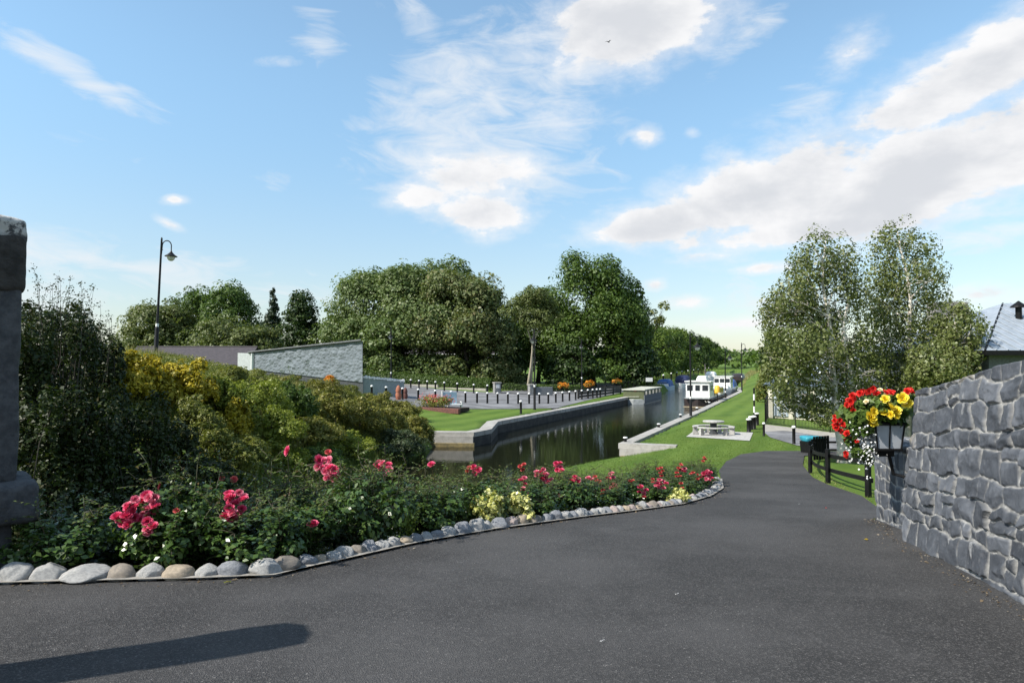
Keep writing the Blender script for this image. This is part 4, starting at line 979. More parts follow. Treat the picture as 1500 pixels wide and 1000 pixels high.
for k, a in enumerate([
 ('tall dark shrub with thin airy sprigs, right behind the stone pillar', 82, 425, 15.5, 120, 'bramble', 16), ('dark shrub with loose sprigs rising left of the golden shrubs', 142, 478, 17.0, 86, 'bramble', 12),
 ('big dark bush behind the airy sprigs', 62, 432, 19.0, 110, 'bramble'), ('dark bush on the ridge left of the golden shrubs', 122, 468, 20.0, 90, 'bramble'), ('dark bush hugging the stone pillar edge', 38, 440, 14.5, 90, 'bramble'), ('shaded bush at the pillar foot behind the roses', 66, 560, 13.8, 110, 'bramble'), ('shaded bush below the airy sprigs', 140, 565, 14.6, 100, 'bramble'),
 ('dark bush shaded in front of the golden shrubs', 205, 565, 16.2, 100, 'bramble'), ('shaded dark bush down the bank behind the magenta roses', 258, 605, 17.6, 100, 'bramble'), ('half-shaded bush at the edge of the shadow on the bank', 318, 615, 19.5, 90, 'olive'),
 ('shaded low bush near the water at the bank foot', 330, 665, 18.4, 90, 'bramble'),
 ('golden shrub in front of the foot of the tall lamp', 208, 508, 21.0, 84, 'yellow'), ('brightest golden shrub just right of the tall lamp', 266, 522, 22.5, 84, 'yellow'), ('yellow-green shrub at the right end of the golden group', 318, 540, 23.5, 70, 'lime'),
 ('small golden shrub lower down among green leaves', 344, 575, 23.0, 44, 'yellow'), ('olive shrub below the golden shrubs', 285, 572, 20.5, 80, 'olive'),
 ('lime green shrub in front of the shed corner', 372, 548, 26.0, 90, 'lime'), ('taller green shrub with thin tip in front of the shed wall', 432, 554, 29.0, 60, 'mid', 5), ('low lime green shrub in the middle of the bank', 395, 590, 24.5, 90, 'lime'),
 ('rusty brown shrub below the shed wall', 478, 568, 32.0, 76, 'brown'), ('brown shrub near the orange flower tub', 522, 580, 34.0, 76, 'brown'), ('green shrub low on the sunny bank', 352, 630, 22.0, 84, 'olive'),
 ('olive brown shrub in the middle of the sunny bank', 450, 604, 27.5, 90, 'brown'), ('tan shrub near the far end of the bank', 560, 592, 36.5, 60, 'brown'), ('bluish willow shrub overhanging the water at the bank end', 580, 622, 34.5, 80, 'bluegreen'),
 ('mid green shrub sloping to the water', 508, 628, 30.0, 80, 'lime'), ('green shrub above the water behind the pink roses', 452, 650, 26.0, 90, 'mid'), ('low lime shrub right of the shadow edge', 410, 640, 24.0, 70, 'lime'), ('tan tufted shrub next to the lawn corner', 610, 604, 39.0, 50, 'brown'),
 ('low olive shrub on the ridge below the slate roof', 335, 530, 30.0, 70, 'olive'), ('ridge shrub of dull green at the foot of the pale shed end', 395, 545, 33.0, 60, 'olive'), ('dull green bush on the ridge left of the lamp foot', 180, 512, 24.0, 70, 'olive'),
 ('brown shrub tucked against the dark base of the shed wall', 420, 546, 42.0, 70, 'brown'), ('rusty shrub in front of the orange flower tub', 470, 550, 44.0, 64, 'brown'), ('olive shrub under the right end of the shed wall', 512, 560, 46.0, 60, 'olive'),
 ('brown shrub hiding the foot of the first bollards', 552, 572, 46.0, 60, 'brown'), ('tan shrub left of the brick edged bed', 592, 584, 46.0, 50, 'brown'), ('olive shrub beneath the pale shed end', 372, 538, 46.0, 60, 'olive'),
 ]): shrub(*a, seed=k+1)
def bank_cover():
    n = 200000; x = rng.uniform(-30, -3.5, n); y = rng.uniform(8.5, 49, n)
    d = sdist(CANAL, x, y); left = x < np.interp(y, [8, 13.5, 17.5, 22.5, 27, 33, 43], [-11.5, -6.6, -5, -3.8, -3, -2, -3.5]); k = (d > .1) & (d < 17) & left & ((y < 42) | (x < -8.5-(y-42)*.3))
    k &= ~((y > 40.8) & (x > -7.5)); k &= ~((y > 39.5) & (x > -6.0))
    x, y, d = x[k], y[k], d[k]; z = hgt(x, y); pn = fbm(x*.55, y*.55, 3, 5)
    k2 = rng.random(len(x)) < .62; c = np.stack([x, y, z+rng.random(len(x))**1.3*(.25+.75*pn)], 1)[k2]
    tint = np.clip(pn[k2]*1.5-.25+rng.normal(0, .15, k2.sum()), 0, 1)
    nn = rng.normal(0, .6, c.shape)+[.1, -.25, .8]
    tag(link('bank_undergrowth', leaf_mesh('bank_undergrowth', c, nn, rng.uniform(.08, .17, len(c)), LM['olive'], .5, tint)), kind='stuff')
    q = (~k2) & (y > 13); xs, ys, zs = x[q], y[q], z[q]; m = len(xs); pg = fbm(xs*.4+4, ys*.4, 3, 9)
    h_ = rng.uniform(.35, 1.0, m)*(.5+pg); le = rng.normal(0, .22, (m, 2))+[.12, -.08]
    tag(link('bank_grass', blade_mesh('bank_grass', np.stack([xs, ys, zs-.02], 1), h_, rng.uniform(.015, .035, m), le, LM['grass'], np.clip(pg*1.4-.1+rng.normal(0, .18, m), 0, 1))), kind='stuff')
bank_cover()

# ------------------------------------------------------------------ hedge, houses, shed
def hedge(label, pts, w, h_, n):
    t = thing('clipped_hedge', label, 'hedge', (pts[0][0], pts[0][1], gz(*pts[0])))
    L = np.array(pts, float); sg = np.hypot(*(L[1:]-L[:-1]).T); S = np.concatenate([[0], np.cumsum(sg)])
    u = rng.uniform(0, S[-1], n); x = np.interp(u, S, L[:, 0]); y = np.interp(u, S, L[:, 1])
    a = rng.uniform(-.2, math.pi+.2, n); rr = 1-np.abs(rng.normal(0, .12, n)); lump = .85+.3*fbm(u*.8, u*0, 3, 2)
    off = np.cos(a)*w*.5*rr*lump; zz = np.clip(np.sin(a), -.1, 1)**.45*h_*rr*lump if False else np.abs(np.sin(a))**.5*h_*rr*lump
    x = x+off*.3; y = y+off; c = np.stack([x-pts[0][0], y-pts[0][1], hgt(x, y)+zz-t.location.z], 1)
    nn = np.stack([np.zeros(n), np.cos(a), np.sin(a)+.3], 1)+rng.normal(0, .45, (n, 3))
    link('foliage', leaf_mesh('foliage', c, nn, rng.uniform(.14, .28, n), LM['hedge'], .65), t)
    for i in range(len(pts)-1):
        k = max(2, int(sg[i]/1.6))
        for j in range(k):
            p = L[i]+(L[i+1]-L[i])*j/k; m = MB(); m.tube([(p[0]-pts[0][0], p[1]-pts[0][1], gz(*p)-t.location.z-.1), (p[0]-pts[0][0]+.1, p[1]-pts[0][1], gz(*p)-t.location.z+h_*.6)], [.04, .02], 5); link('stem', m.mesh('stem', M['bark']), t)
hp = [(P(a, 500, d).x, d) for a, d in ((520, 99), (590, 97.5), (650, 94), (720, 90))]
hedge('long clipped green hedge running behind the far row of bollards', hp, 1.6, 1.75, 16000)
hp2 = [(P(a, 500, d).x, d) for a, d in ((738, 92), (800, 92), (860, 95))]
hedge('lower rough hedge under the slender tree behind the gate piers', hp2, 1.4, 1.0, 5000)
m = MB(); hk = offset(hp, -1.25)
for i in range(len(hk)-1):
    a, b = Vector(hk[i]), Vector(hk[i+1]); d = b-a; c = (a+b)/2; m.box((c.x, c.y, (gz(*a)+gz(*b))/2+.0), (d.length, .3, .4), math.atan2(d.y, d.x))
tag(m.build('hedge_kerb', M['kerb']), kind='structure')

def shed():
    Rp = P(531, 560, 62); Lp = P(372, 541, 75); back = Vector((-.34, .94, 0))*6.5
    t = thing('lean_to_shed', 'blue-grey rough rendered shed with sloping roof and pale left end', 'shed', (Rp.x, Rp.y, gz(Rp.x, Rp.y)))
    o = t.location; q = lambda v: Vector(v)-o
    rt = P(531, 499, 62); lt = P(372, 517, 75)
    m = MB(); A = [q(Lp), q(Rp), q(rt), q(lt)]
    # thick wall with a bulging, uneven face
    nu, nv = 90, 22; V = []; n_ = (Rp-Lp).cross(Vector((0, 0, 1))).normalized()
    for i in range(nu+1):
        for j in range(nv+1):
            u, v = i/nu, j/nv; p = (A[0].lerp(A[1], u)).lerp(A[3].lerp(A[2], u), v)
            e = min(u, 1-u, v, 1-v); dsp = (float(fbm(np.array(u*26.), np.array(v*7.), 4, 3))-.45)*.42*min(1, e*14)
            V.append(p+n_*dsp)
    F = [(i*(nv+1)+j, (i+1)*(nv+1)+j, (i+1)*(nv+1)+j+1, i*(nv+1)+j+1) for i in range(nu) for j in range(nv)]
    m.add(V, F); link('wall_face', m.mesh('wall_face', M['bluewall'], True), t)
    m = MB(); pl = [q(Lp)+n_*-.02, q(Rp)+n_*-.02, q(Rp)+back, q(Lp)+back]
    m.prism([(p.x, p.y) for p in pl], [A[0].z, A[1].z, A[1].z, A[0].z], [A[3].z-.02, A[2].z-.02, A[2].z-.6, A[3].z-.4]); m.build('wall_body', M['bluewall'], t)
    pl = [q(Lp)+n_*-.12, q(Rp)+n_*-.12+(Lp-Rp).normalized()*.1, q(Rp)+back*.95, q(Lp)+back*.95]
    m = MB(); m.prism([(p.x, p.y) for p in pl], -1.5, [A[0].z, A[1].z, A[1].z, A[0].z]); m.build('plinth', M['darkplinth'], t)  # near-black colour stands in for the shadow below the wall
    dl = (Rp-Lp).normalized()
    m = MB(); e0 = A[3]+n_*.28-dl*.9; e1 = A[2]+n_*.28+dl*.12
    m.slab([e0+Vector((0, 0, .14)), e1+Vector((0, 0, .14)), A[2]+back+dl*.12+Vector((0, 0, -.3)), A[3]+back-dl*.9+Vector((0, 0, -.2))], .12); m.build('roof', M['greyroof'], t)
    # pale end bay with a corner post
    Ep = P(348, 538, 78.5); Et = P(348, 516, 78.5)
    m = MB(); pl = [q(Ep), q(Lp)-dl*.05, q(Lp)+back*.3-dl*.05, q(Ep)+back*.3]
    m.prism([(p.x, p.y) for p in pl], A[0].z-.4, [q(Et).z-.05, A[3].z-.03, A[3].z-.15, q(Et).z-.15]); m.build('end_bay', M['paleside'], t)
    m = MB(); m.box((A[0].x+n_.x*.1-.1, A[0].y+n_.y*.1, (A[0].z+A[3].z)/2), (.22, .22, A[3].z-A[0].z-.06), .6); m.build('corner_post', M['white'], t)
shed()
def annex():
    a = P(529, 553, 62.3); b = P(592, 559, 64.0); bk = Vector((-.25, .97, 0))*4.5
    t = thing('low_store', 'low pale grey store with ragged coping, beside the sloping shed', 'outbuilding', (b.x, b.y, gz(b.x, b.y)))
    o = t.location; z0 = gz(b.x, b.y)-o.z-.6
    pl = [a-o, b-o, b-o+bk, a-o+bk]
    m = MB(); m.prism([(p.x, p.y) for p in pl], z0, [a.z-o.z, b.z-o.z, b.z-o.z, a.z-o.z]); m.build('wall', M['annex'], t)
    m = MB(); d = (b-a)
    for k in range(26):
        p = a+d*(k+.5)/26-o; m.box((p.x, p.y+.1, p.z+.06+random.uniform(0, .06)), (d.length/26*.9, .35, .14+random.uniform(0, .14)), math.atan2(d.y, d.x)+random.uniform(-.1, .1), .8)
    m.build('coping', M['plaque'], t)
annex()
def gable(name, label, cat, p0, p1, depth, z0, ez, rz_, wallm, roofm, over=.4, windows=()):
    """long building: front wall from p0 to p1, gable roof with its ridge along the length"""
    p0 = Vector(p0); p1 = Vector(p1); d = (p1-p0).normalized(); n = Vector((-d.y, d.x)); L = (p1-p0).length
    t = thing(name, label, cat, (p0.x, p0.y, z0), math.atan2(d.y, d.x)); h_ = ez-z0; r = rz_-z0
    m = MB(); m.add([(0, 0, -.5), (L, 0, -.5), (L, depth, -.5), (0, depth, -.5), (0, 0, h_), (L, 0, h_), (L, depth, h_), (0, depth, h_), (0, depth/2, r-.06), (L, depth/2, r-.06)],
                    [(0, 1, 5, 4), (2, 3, 7, 6), (1, 2, 6, 9, 5), (3, 0, 4, 8, 7), (4, 5, 9, 8), (6, 7, 8, 9)]); m.build('wall', wallm, t)
    k = (r-h_)/(depth/2)
    m = MB(); m.slab([(-.3, -over, h_-over*k+.1), (L+.3, -over, h_-over*k+.1), (L+.3, depth/2, r+.1), (-.3, depth/2, r+.1)], .1)
    m.slab([(L+.3, depth+over, h_-over*k+.1), (-.3, depth+over, h_-over*k+.1), (-.3, depth/2, r+.1), (L+.3, depth/2, r+.1)], .1)
    m.tube([(-.3, depth/2, r+.12), (L+.3, depth/2, r+.12)], .09, 8); m.build('roof', roofm, t)
    m = MB(); m.tube([(-.3, -over-.05, h_-over*k+.02), (L+.3, -over-.05, h_-over*k+.02)], .07, 8); m.build('gutter', M['white'] if wallm is M['housewhite'] else M['black'], t)
    for (wx_, wz, ww, wh) in windows:
        m = MB(); m.box((wx_, -.02, wz), (ww, .10, wh)); f = m.build('window', M['white'], t)
        m = MB(); m.box((wx_, -.06, wz), (ww-.16, .06, wh-.16)); m.build('pane', M['glass'], f)
    return t
z_ = gz(-42, 84)
gable('slate_roofed_house', 'low building with long purple slate roof behind the golden shrubs', 'building', (P(178, 500, 84).x, 84), (P(356, 500, 84).x, 84), 8, z_, P(300, 533, 84).z, P(300, 509, 88).z, M['greyrender'], M['slate'])
gable('white_house', 'white house glimpsed between the trunks of the chestnut clump', 'house', (P(545, 500, 138).x, 138), (P(735, 500, 134).x, 134), 8, gz(-10, 136), gz(-10, 136)+5.0, gz(-10, 136)+8.2, M['housewhite'], M['slate'], windows=[(x_, 1.8, 1.4, 1.3) for x_ in (2.5, 6, 10, 14, 18, 22)])
# right-hand compound
gp = P(1130, 620, 52.5); ge = P(1262, 620, 47.0)
def garage():
    z0 = .03; a = Vector((gp.x, gp.y)); b = Vector((ge.x+1.2, ge.y-.9)); L = (b-a).length
    t = thing('panelled_shed', 'cream framed shed with pale blue wall panels behind the black railing', 'shed', (a.x, a.y, z0), math.atan2(b.y-a.y, b.x-a.x))
    h_ = 2.35; n = 5
    m = MB(); m.box((L/2, 2.6, h_/2), (L, 5.0, h_)); m.build('wall', M['cream'], t)
    for k in range(n):
        w = L/n; m = MB(); m.box((w*(k+.5), .06, h_/2-.05), (w-.42, .10, h_-.45)); pn = m.build('panel', M['panelblue'], t)
        m = MB()
        for j in range(1, 4): m.box((w*k+.21+(w-.42)*j/4, 0.0, h_/2-.05), (.05, .06, h_-.46))
        m.build('panel_bar', M['white'], pn)
    for k in range(n+1):
        m = MB(); m.box((L/n*k, -.02, h_/2), (.36, .28, h_)); m.build('post', M['cream'], t)
    m = MB(); m.box((L/2, -.05, h_+.12), (L+.5, .34, .26)); m.build('fascia', M['white'], t)
    m = MB(); m.slab([(-.4, -.5, h_+.22), (L+.4, -.5, h_+.22), (L+.4, 2.6, h_+1.0), (-.4, 2.6, h_+1.0)], .1); m.slab([(L+.4, 5.6, h_+.2), (-.4, 5.6, h_+.2), (-.4, 2.6, h_+1.0), (L+.4, 2.6, h_+1.0)], .1)
    m.build('roof', M['roofblue'], t)
garage()
gable('white_gabled_house', 'white gabled house showing through the birch leaves behind the panelled shed', 'house', (P(1168, 500, 66).x, 66), (P(1262, 500, 62).x, 62), 7, .1, 3.4, 4.6, M['housewhite'], M['metalroof'], windows=[(2.0, 1.8, 1.2, 1.2), (5.0, 1.8, 1.2, 1.2)])
gable('slate_roofed_store', 'long dark slate roof behind the rubble wall, right of the birches', 'building', (P(1285, 500, 40).x, 40), (P(1500, 500, 38).x, 38), 8, .3, P(1400, 561, 40).z, P(1400, 524, 44).z, M['housewhite'], M['roofblue'], windows=[(3, 1.6, 1.2, 1.2)])
def hip_building():
    x0, y0, z0 = 16.9, 24.2, 1.0; W = 9.0; ez = 4.72; t = thing('hip_roofed_building', 'grey pebbledash building with pale metal hipped roof at right edge', 'building', (x0, y0, z0))
    h_ = ez-z0
    m = MB(); m.box((W/2, W/2, h_/2-.3), (W, W, h_+.6)); m.build('wall', M['greyrender'], t)
    o = .42; ap = 2.05
    m = MB(); b = [(-o, -o, h_-.02), (W+o, -o, h_-.02), (W+o, W+o, h_-.02), (-o, W+o, h_-.02)]; r1 = (W*.42, W/2, h_+ap); r2 = (W*.58, W/2, h_+ap)
    m.add(b+[r1, r2], [(0, 1, 5, 4), (1, 2, 5), (2, 3, 4, 5), (3, 0, 4), (3, 2, 1, 0)]); rf = m.build('roof', M['metalroof'], t)
    m = MB()
    for k in range(1, 24):
        xx = -o+(W+2*o)*k/24; yy0 = -o; f = min((xx+o)/(r1[0]+o), (W+o-xx)/(W+o-r2[0]), 1.0); yy1 = -o+(r1[1]+o)*f
        m.tube([(xx, yy0, h_), (xx, yy1, h_+ap*f+.02)], .022, 5)
    m.build('roof_seam', M['metalroof'], rf)
    m = MB(); m.box((W/2, -o-.03, h_-.10), (W+2*o, .10, .17)); m.box((-o-.03, W/2, h_-.10), (.10, W+2*o, .17)); m.tube([b[0], r1], .035, 6); m.build('eaves_board', M['black'], t)
    m = MB(); m.tube([(3.1, 2.7, h_+1.0), (3.1, 2.7, h_+1.75)], .11, 10); m.lathe([(.30, h_+1.73), (.27, h_+1.78), (.10, h_+1.92), (.02, h_+1.99)], 14, (3.1, 2.7, 0)); m.build('roof_vent', M['black'], t)
    m = MB(); m.box((3.4, 7.6, h_+1.5), (1.5, .7, 1.7)); m.build('chimney', M['graybrick'], t)
hip_building()
# utility pole
up = P(1129, 530, 92); t = thing('utility_pole', 'grey wooden utility pole with crossarm at the end of the lawn', 'utility pole', (up.x, up.y, gz(up.x, up.y)))
hh = P(1129, 513, 92).z-t.location.z; m = MB(); m.tube([(0, 0, -.3), (0, 0, hh)], [.14, .10], 9); m.build('pole', M['wood_pole'], t)
m = MB(); m.box((0, -.1, hh-.35), (2.4, .1, .12)); a_ = m.build('crossarm', M['wood_pole'], t)
m = MB()
for x_ in (-1.0, 0, 1.0): m.lathe([(.05, hh-.28), (.06, hh-.2), (.03, hh-.12)], 8, (x_, -.1, 0))
m.build('insulator', M['paleblue'], a_)

# ------------------------------------------------------------------ street lamps
def lamp_proto():
    t = thing('street_lamp', 'lamp', 'street lamp', (0, 0, 0), 0, 'swan-neck street lamps')
    m = MB(); m.lathe([(.13, -.3), (.13, .05), (.11, .08), (.11, 1.75), (.09, 1.80), (.07, 1.86), (.052, 6.45), (.052, 6.6), (.01, 6.68)], 12); m.build('pole', M['lamp_metal'], t, True)
    m = MB(); m.lathe([(.088, 1.86), (.088, 2.03)], 12); m.build('band', M['cap'], t, True)
    pts = [(.03, 0, 5.75), (.05, 0, 6.1)]+[(.30-.25*math.cos(a), 0, 6.22+.28*math.sin(a)) for a in np.linspace(0.25, math.pi-.1, 10)]+[(.555, 0, 6.05), (.56, 0, 5.92)]
    m = MB(); m.tube(pts, .03, 8); m.tube([(.02, 0, 6.0), (.10, 0, 6.0)], .02, 6); m.build('arm', M['lamp_metal'], t, True)
    m = MB(); m.lathe([(.03, 5.98), (.05, 5.92), (.09, 5.86), (.20, 5.76), (.335, 5.68), (.345, 5.65), (.32, 5.65), (.18, 5.72), (.02, 5.80)], 20, (.56, 0, 0)); sh = m.build('shade', M['lamp_metal'], t, True)
    m = MB(); m.lathe([(.21, 5.68), (.215, 5.60), (.18, 5.50), (.10, 5.43), (.01, 5.41)], 16, (.56, 0, 0)); m.build('globe', M['globe'], sh, True)
    return t
lamp = lamp_proto(); KC[lamp.name] = [(k, kids(k)) for k in kids(lamp)]
for i, (px, py, d, rz, lb) in enumerate([
  (228, None, 39, .1, 'tall lamp leaning above the golden shrubs on the left'), (1011, None, 54, 0, 'nearest lamp on the right bank lawn before the white barge'),
  (1062, None, 81, 0, 'middle of the three right-bank lamps, beside the white cruiser'), (1086, None, 102, 0, 'farthest right-bank lamp at the tan grass'),
  (783, None, 60, 1.75, 'lamp on the left quay lawn between the gate pier and water'), (573, None, 76, 1.9, 'dark lamp in front of the chestnut clump, behind the low store'), (852, None, 87, 1.6, 'lamp standing in tree shade between the orange flower boxes')]):
    x = P(px, 500, d).x; loc = (x, d, gz(x, d)); s = 1.0
    if i == 0: lamp.location = loc; lamp['label'] = lb; lamp.rotation_euler = (0, R(2.0), rz); lamp.scale = (1, 1, (P(238, 347, 39).z-loc[2])/6.68)
    else: copy_tree(lamp, loc, rz, lb)
m = MB(); mp_ = P(1033, 560, 150); m.tube([(mp_.x, mp_.y, 0), (mp_.x, mp_.y, P(1033, 533, 150).z)], [.10, .07], 8)
tag(m.build('thin_post', M['wood_pole']), 'thin grey post among the far bank grass behind the white barge', 'post')

# ------------------------------------------------------------------ bollards
def bollard_proto():
    t = thing('bollard', 'bollard', 'bollard', (0, 0, 0), 0)
    m = MB(); m.lathe([(.115, -.2), (.115, .02), (.095, .05), (.092, .92), (.10, .93), (.10, .95)], 12); m.build('post', M['black'], t, True)
    m = MB(); m.lathe([(.105, .95), (.118, .965), (.118, 1.04), (.09, 1.08), (.02, 1.10)], 12); m.build('cap', M['cap'], t, True)
    return t
bol = bollard_proto(); KC[bol.name] = [(k, []) for k in kids(bol)]; first = [True]
def bollard(x, y, label, group, s=1.0, z=None):
    loc = (x, y, gz(x, y) if z is None else z)
    if first[0]:
        bol.location = loc; bol['label'] = label; bol['group'] = group; bol.scale = (s,)*3; first[0] = False
    else: copy_tree(bol, loc, 0, label, s, group)
near = [(545, 589), (566, 591), (590, 593), (613, 594.5), (638, 595), (661, 595.5), (682, 596), (699, 596), (714, 596), (729, 596), (744, 596), (759, 595.8), (775, 595.5), (790, 595), (803, 594.5), (814, 593.5), (824, 592.5), (834, 591), (843, 590), (852, 588.5), (861, 587), (868, 586), (874, 585), (879, 584)]
for i, (px, py) in enumerate(near):
    d = float(np.interp(px, [545, 613, 682, 803, 879], [59.0, 62.5, 64.5, 68, 80])); x = P(px, 500, d).x
    lb = ('%s white-capped bollard of the row partly hidden by bank grass, counted from the store' % ordn(i) if i < 6 else '%s white-capped bollard right of the white bench along the lawn edge' % ordn(i-6) if i < 16 else '%s white-capped bollard in the curved tail past the grass tip' % ordn(i-16))
    bollard(x, d, lb, 'bollards along the lawn edge')
for i, px in enumerate((602, 614, 626, 638, 651, 670, 694, 714)):
    d = float(np.interp(px, [602, 651, 714], [86, 85, 82])); x = P(px, 500, d).x
    bollard(x, d, '%s white-capped bollard from the left in the row before the hedge' % ordn(i), 'bollards in front of the hedge', 1.05)
p = ground(763, 606); bollard(p.x, p.y, 'lone white-capped bollard on the left lawn close to the coping', 'single bollards')
p = ground(1119, 638.5); bollard(p.x, p.y, 'short white-capped bollard at the corner of the driveway kerb', 'single bollards', .72)
p = ground(1163, 650.5); bollard(p.x, p.y, 'slim white-capped bollard on the grass edge before the driveway', 'single bollards', .86)
for i, (px, py) in enumerate(((1097, 633), (1100, 629), (1104.5, 628), (1109, 622.5))):
    p = ground(px, py); bollard(p.x, p.y, 'stout white-capped bollard, %s from the front beside the striped post' % ordn(i), 'stout bollards beside the striped post', (1.35, 1.35, .78))
for i, d in enumerate((128, 146, 162, 178, 194, 212, 228, 245, 262, 280, 300)):
    x = qx(d, -1.6); bollard(x, d, 'white-capped bollard on the far canal bank, %s from the blue cruiser' % ordn(i), 'bollards on the far canal bank', 1.55)
def plane(px, py, z):
    r = pxdir(px, py); k = (z-EYE)/r.z; return Vector((r.x*k, r.y*k, z))
def mooring(px, py, label):
    p = plane(px, py, .06); t = thing('mooring_bollard', label, 'mooring bollard', (p.x, p.y, .06), 0, 'mooring bollards on the right quay')
    t.scale = (.58,)*3; m = MB(); m.lathe([(.17, 0), (.15, .05), (.13, .22), (.16, .30)], 14); m.build('base', M['black'], t, True)
    m = MB(); m.lathe([(.17, .30), (.21, .33), (.21, .39), (.15, .43), (.02, .44)], 14); m.build('cap', M['cap'], t, True)
for i, (px, py) in enumerate(((916, 646.5), (965, 625.5), (997, 611), (1021, 600.5), (1039, 592), (1081, 573))):
    mooring(px, py, 'low white-topped mooring bollard on the right quay, %s from its near corner' % ordn(i))
p = ground(1105, 622); t = thing('striped_post', 'tall slim black and white banded post beside stout bollards', 'marker post', p)
for k in range(6):
    m = MB(); m.lathe([(.06, .42*k), (.06, .42*(k+1))], 10); m.build('band', M['black'] if k % 2 else M['cap'], t, True)
p = plane(1051, 587.5, .06); t = thing('lifebuoy_post', 'yellow lifebuoy box on a black post at the quay', 'lifebuoy stand', p)
m = MB(); m.tube([(0, 0, -.2), (0, 0, 1.1)], .06, 8); m.build('post', M['black'], t)
m = MB(); m.lathe([(.22, .85), (.30, .9), (.30, 1.55), (.2, 1.68), (.04, 1.72)], 14); m.build('housing', M['yellow'], t, True)
m = MB(); m.box((.1, -.28, .84), (.26, .06, .22)); m.build('notice', M['plaque'], t)
p = ground(951, 573); pz = P(951, 556, 105)
t = thing('bank_notice', 'white rectangular notice board on the shaded bank above the green barge', 'sign', (pz.x, 105, gz(pz.x, 105)))
zz = pz.z-t.location.z
m = MB(); m.box((0, 0, zz), (1.05, .05, .62)); m.build('board', M['plaque'], t, bevel=.02)
for s_ in (-.4, .4):
    m = MB(); m.tube([(s_, .05, -.2), (s_, .05, zz+.25)], .035, 7); m.build('post', M['lamp_metal'], t)

# ------------------------------------------------------------------ boats
BA = -math.atan2(.40, .916)
def hull_mesh(L, W, z0, z1, bow=.22, bowend=1, flare=.08, n=22, sheer=.12):
    """closed hull, length along y (0..L), bow at the y=0 end when bowend is 1"""
    st = []
    for i in range(n+1):
        f = i/n; g = min(1, (f/bow))**.6 if bow else 1.0; w = W/2*max(g, .06); rise = sheer*(1-min(1, f/max(bow, .01)))**1.5
        st.append((f*L, w, rise))
    V = []; F = []
    for y, w, rise in st: V += [(-w*(1-flare), y+.0, z0), (-w, y, z1+rise), (w, y, z1+rise), (w*(1-flare), y, z0)]
    for i in range(n):
        a = 4*i
        for k in range(4): F.append((a+k, a+(k+1) % 4, a+4+(k+1) % 4, a+4+k))
    F += [(0, 1, 2, 3), (4*n+3, 4*n+2, 4*n+1, 4*n)]
    return MB().add(V, F)
def rail(m, L, W, z0, z1, n=6):
    for s_ in (-1, 1):
        m.tube([(s_*W/2, 0, z1), (s_*W/2, L, z1)], .02, 6)
        for k in range(n+1): m.tube([(s_*W/2, L*k/n, z0), (s_*W/2, L*k/n, z1)], .016, 5)
def cabin(name, mat, t, x0, x1, y0, y1, z0, z1, tum=.10, slope=.0, bevel=.06):
    m = MB(); V = [(x0, y0, z0), (x1, y0, z0), (x1, y1, z0), (x0, y1, z0), (x0+tum, y0+slope, z1), (x1-tum, y0+slope, z1), (x1-tum, y1-tum, z1), (x0+tum, y1-tum, z1)]
    m.add(V, [(3, 2, 1, 0), (4, 5, 6, 7), (0, 1, 5, 4), (1, 2, 6, 5), (2, 3, 7, 6), (3, 0, 4, 7)]); return m.build(name, mat, t, bevel=bevel)
def win(t, c, size, rz=0.0, frame='white', name='window', glass='glass'):
    m = MB(); m.box(c, (size[0]+.12, .05, size[1]+.12), rz); f = m.build(name, M[frame], t)
    m = MB(); m.box((c[0]+math.sin(rz)*.02, c[1]-math.cos(rz)*.02, c[2]), (size[0], .05, size[1]), rz); m.build('pane', M[glass], f)
def barge_white():
    t = thing('canal_barge', 'white wheelhouse barge with black hull moored at the right quay', 'barge', (20.45, 75.6, WATER_Z), BA)
    hull_mesh(15.5, 3.15, -.5, 1.02, .035, sheer=.06).build('hull', M['hullblack'], t, bevel=.04)
    m = MB(); m.box((0, -.02, .12), (3.0, .10, .14)); m.build('rubbing_strip', M['tan'], t)
    cabin('wheelhouse', M['boatwhite'], t, -1.32, 1.32, .5, 3.6, .98, 2.85, .06, .14)
    m = MB(); m.slab([(-1.45, .42, 2.97), (1.45, .42, 2.97), (1.45, 3.75, 2.97), (-1.45, 3.75, 2.97)], .10); m.build('roof', M['boatwhite'], t, bevel=.03)
    cabin('roof_dome', M['boatwhite'], t, -.3, .95, 1.0, 3.2, 2.97, 3.55, .18, .25, .14)
    for x_, w in ((-.86, .62), (-.02, .5), (.80, .62)): win(t, (x_, .58, 2.22), (w, .62))
    for y_ in (1.3, 2.6): win(t, (1.33, y_, 2.2), (.75, .6), math.pi/2); win(t, (-1.33, y_, 2.2), (.75, .6), -math.pi/2)
    cabin('rear_cabin', M['boatwhite'], t, -1.28, 1.28, 4.3, 14.2, .98, 1.98, .10)
    for k in range(6): win(t, (1.27, 5.1+1.55*k, 1.50), (.85, .58), math.pi/2, 'yellow'); win(t, (-1.27, 5.1+1.55*k, 1.50), (.85, .58), -math.pi/2, 'yellow')
    m = MB(); rail(m, 9.5, 2.0, 1.98, 2.25); o = m.build('hand_rail', M['boatwhite'], t); o.location = (0, 4.5, 0)
    m = MB(); m.box((0, .18, 1.09), (2.7, .5, .12)); m.build('deck', M['boatgrey'], t)
barge_white()
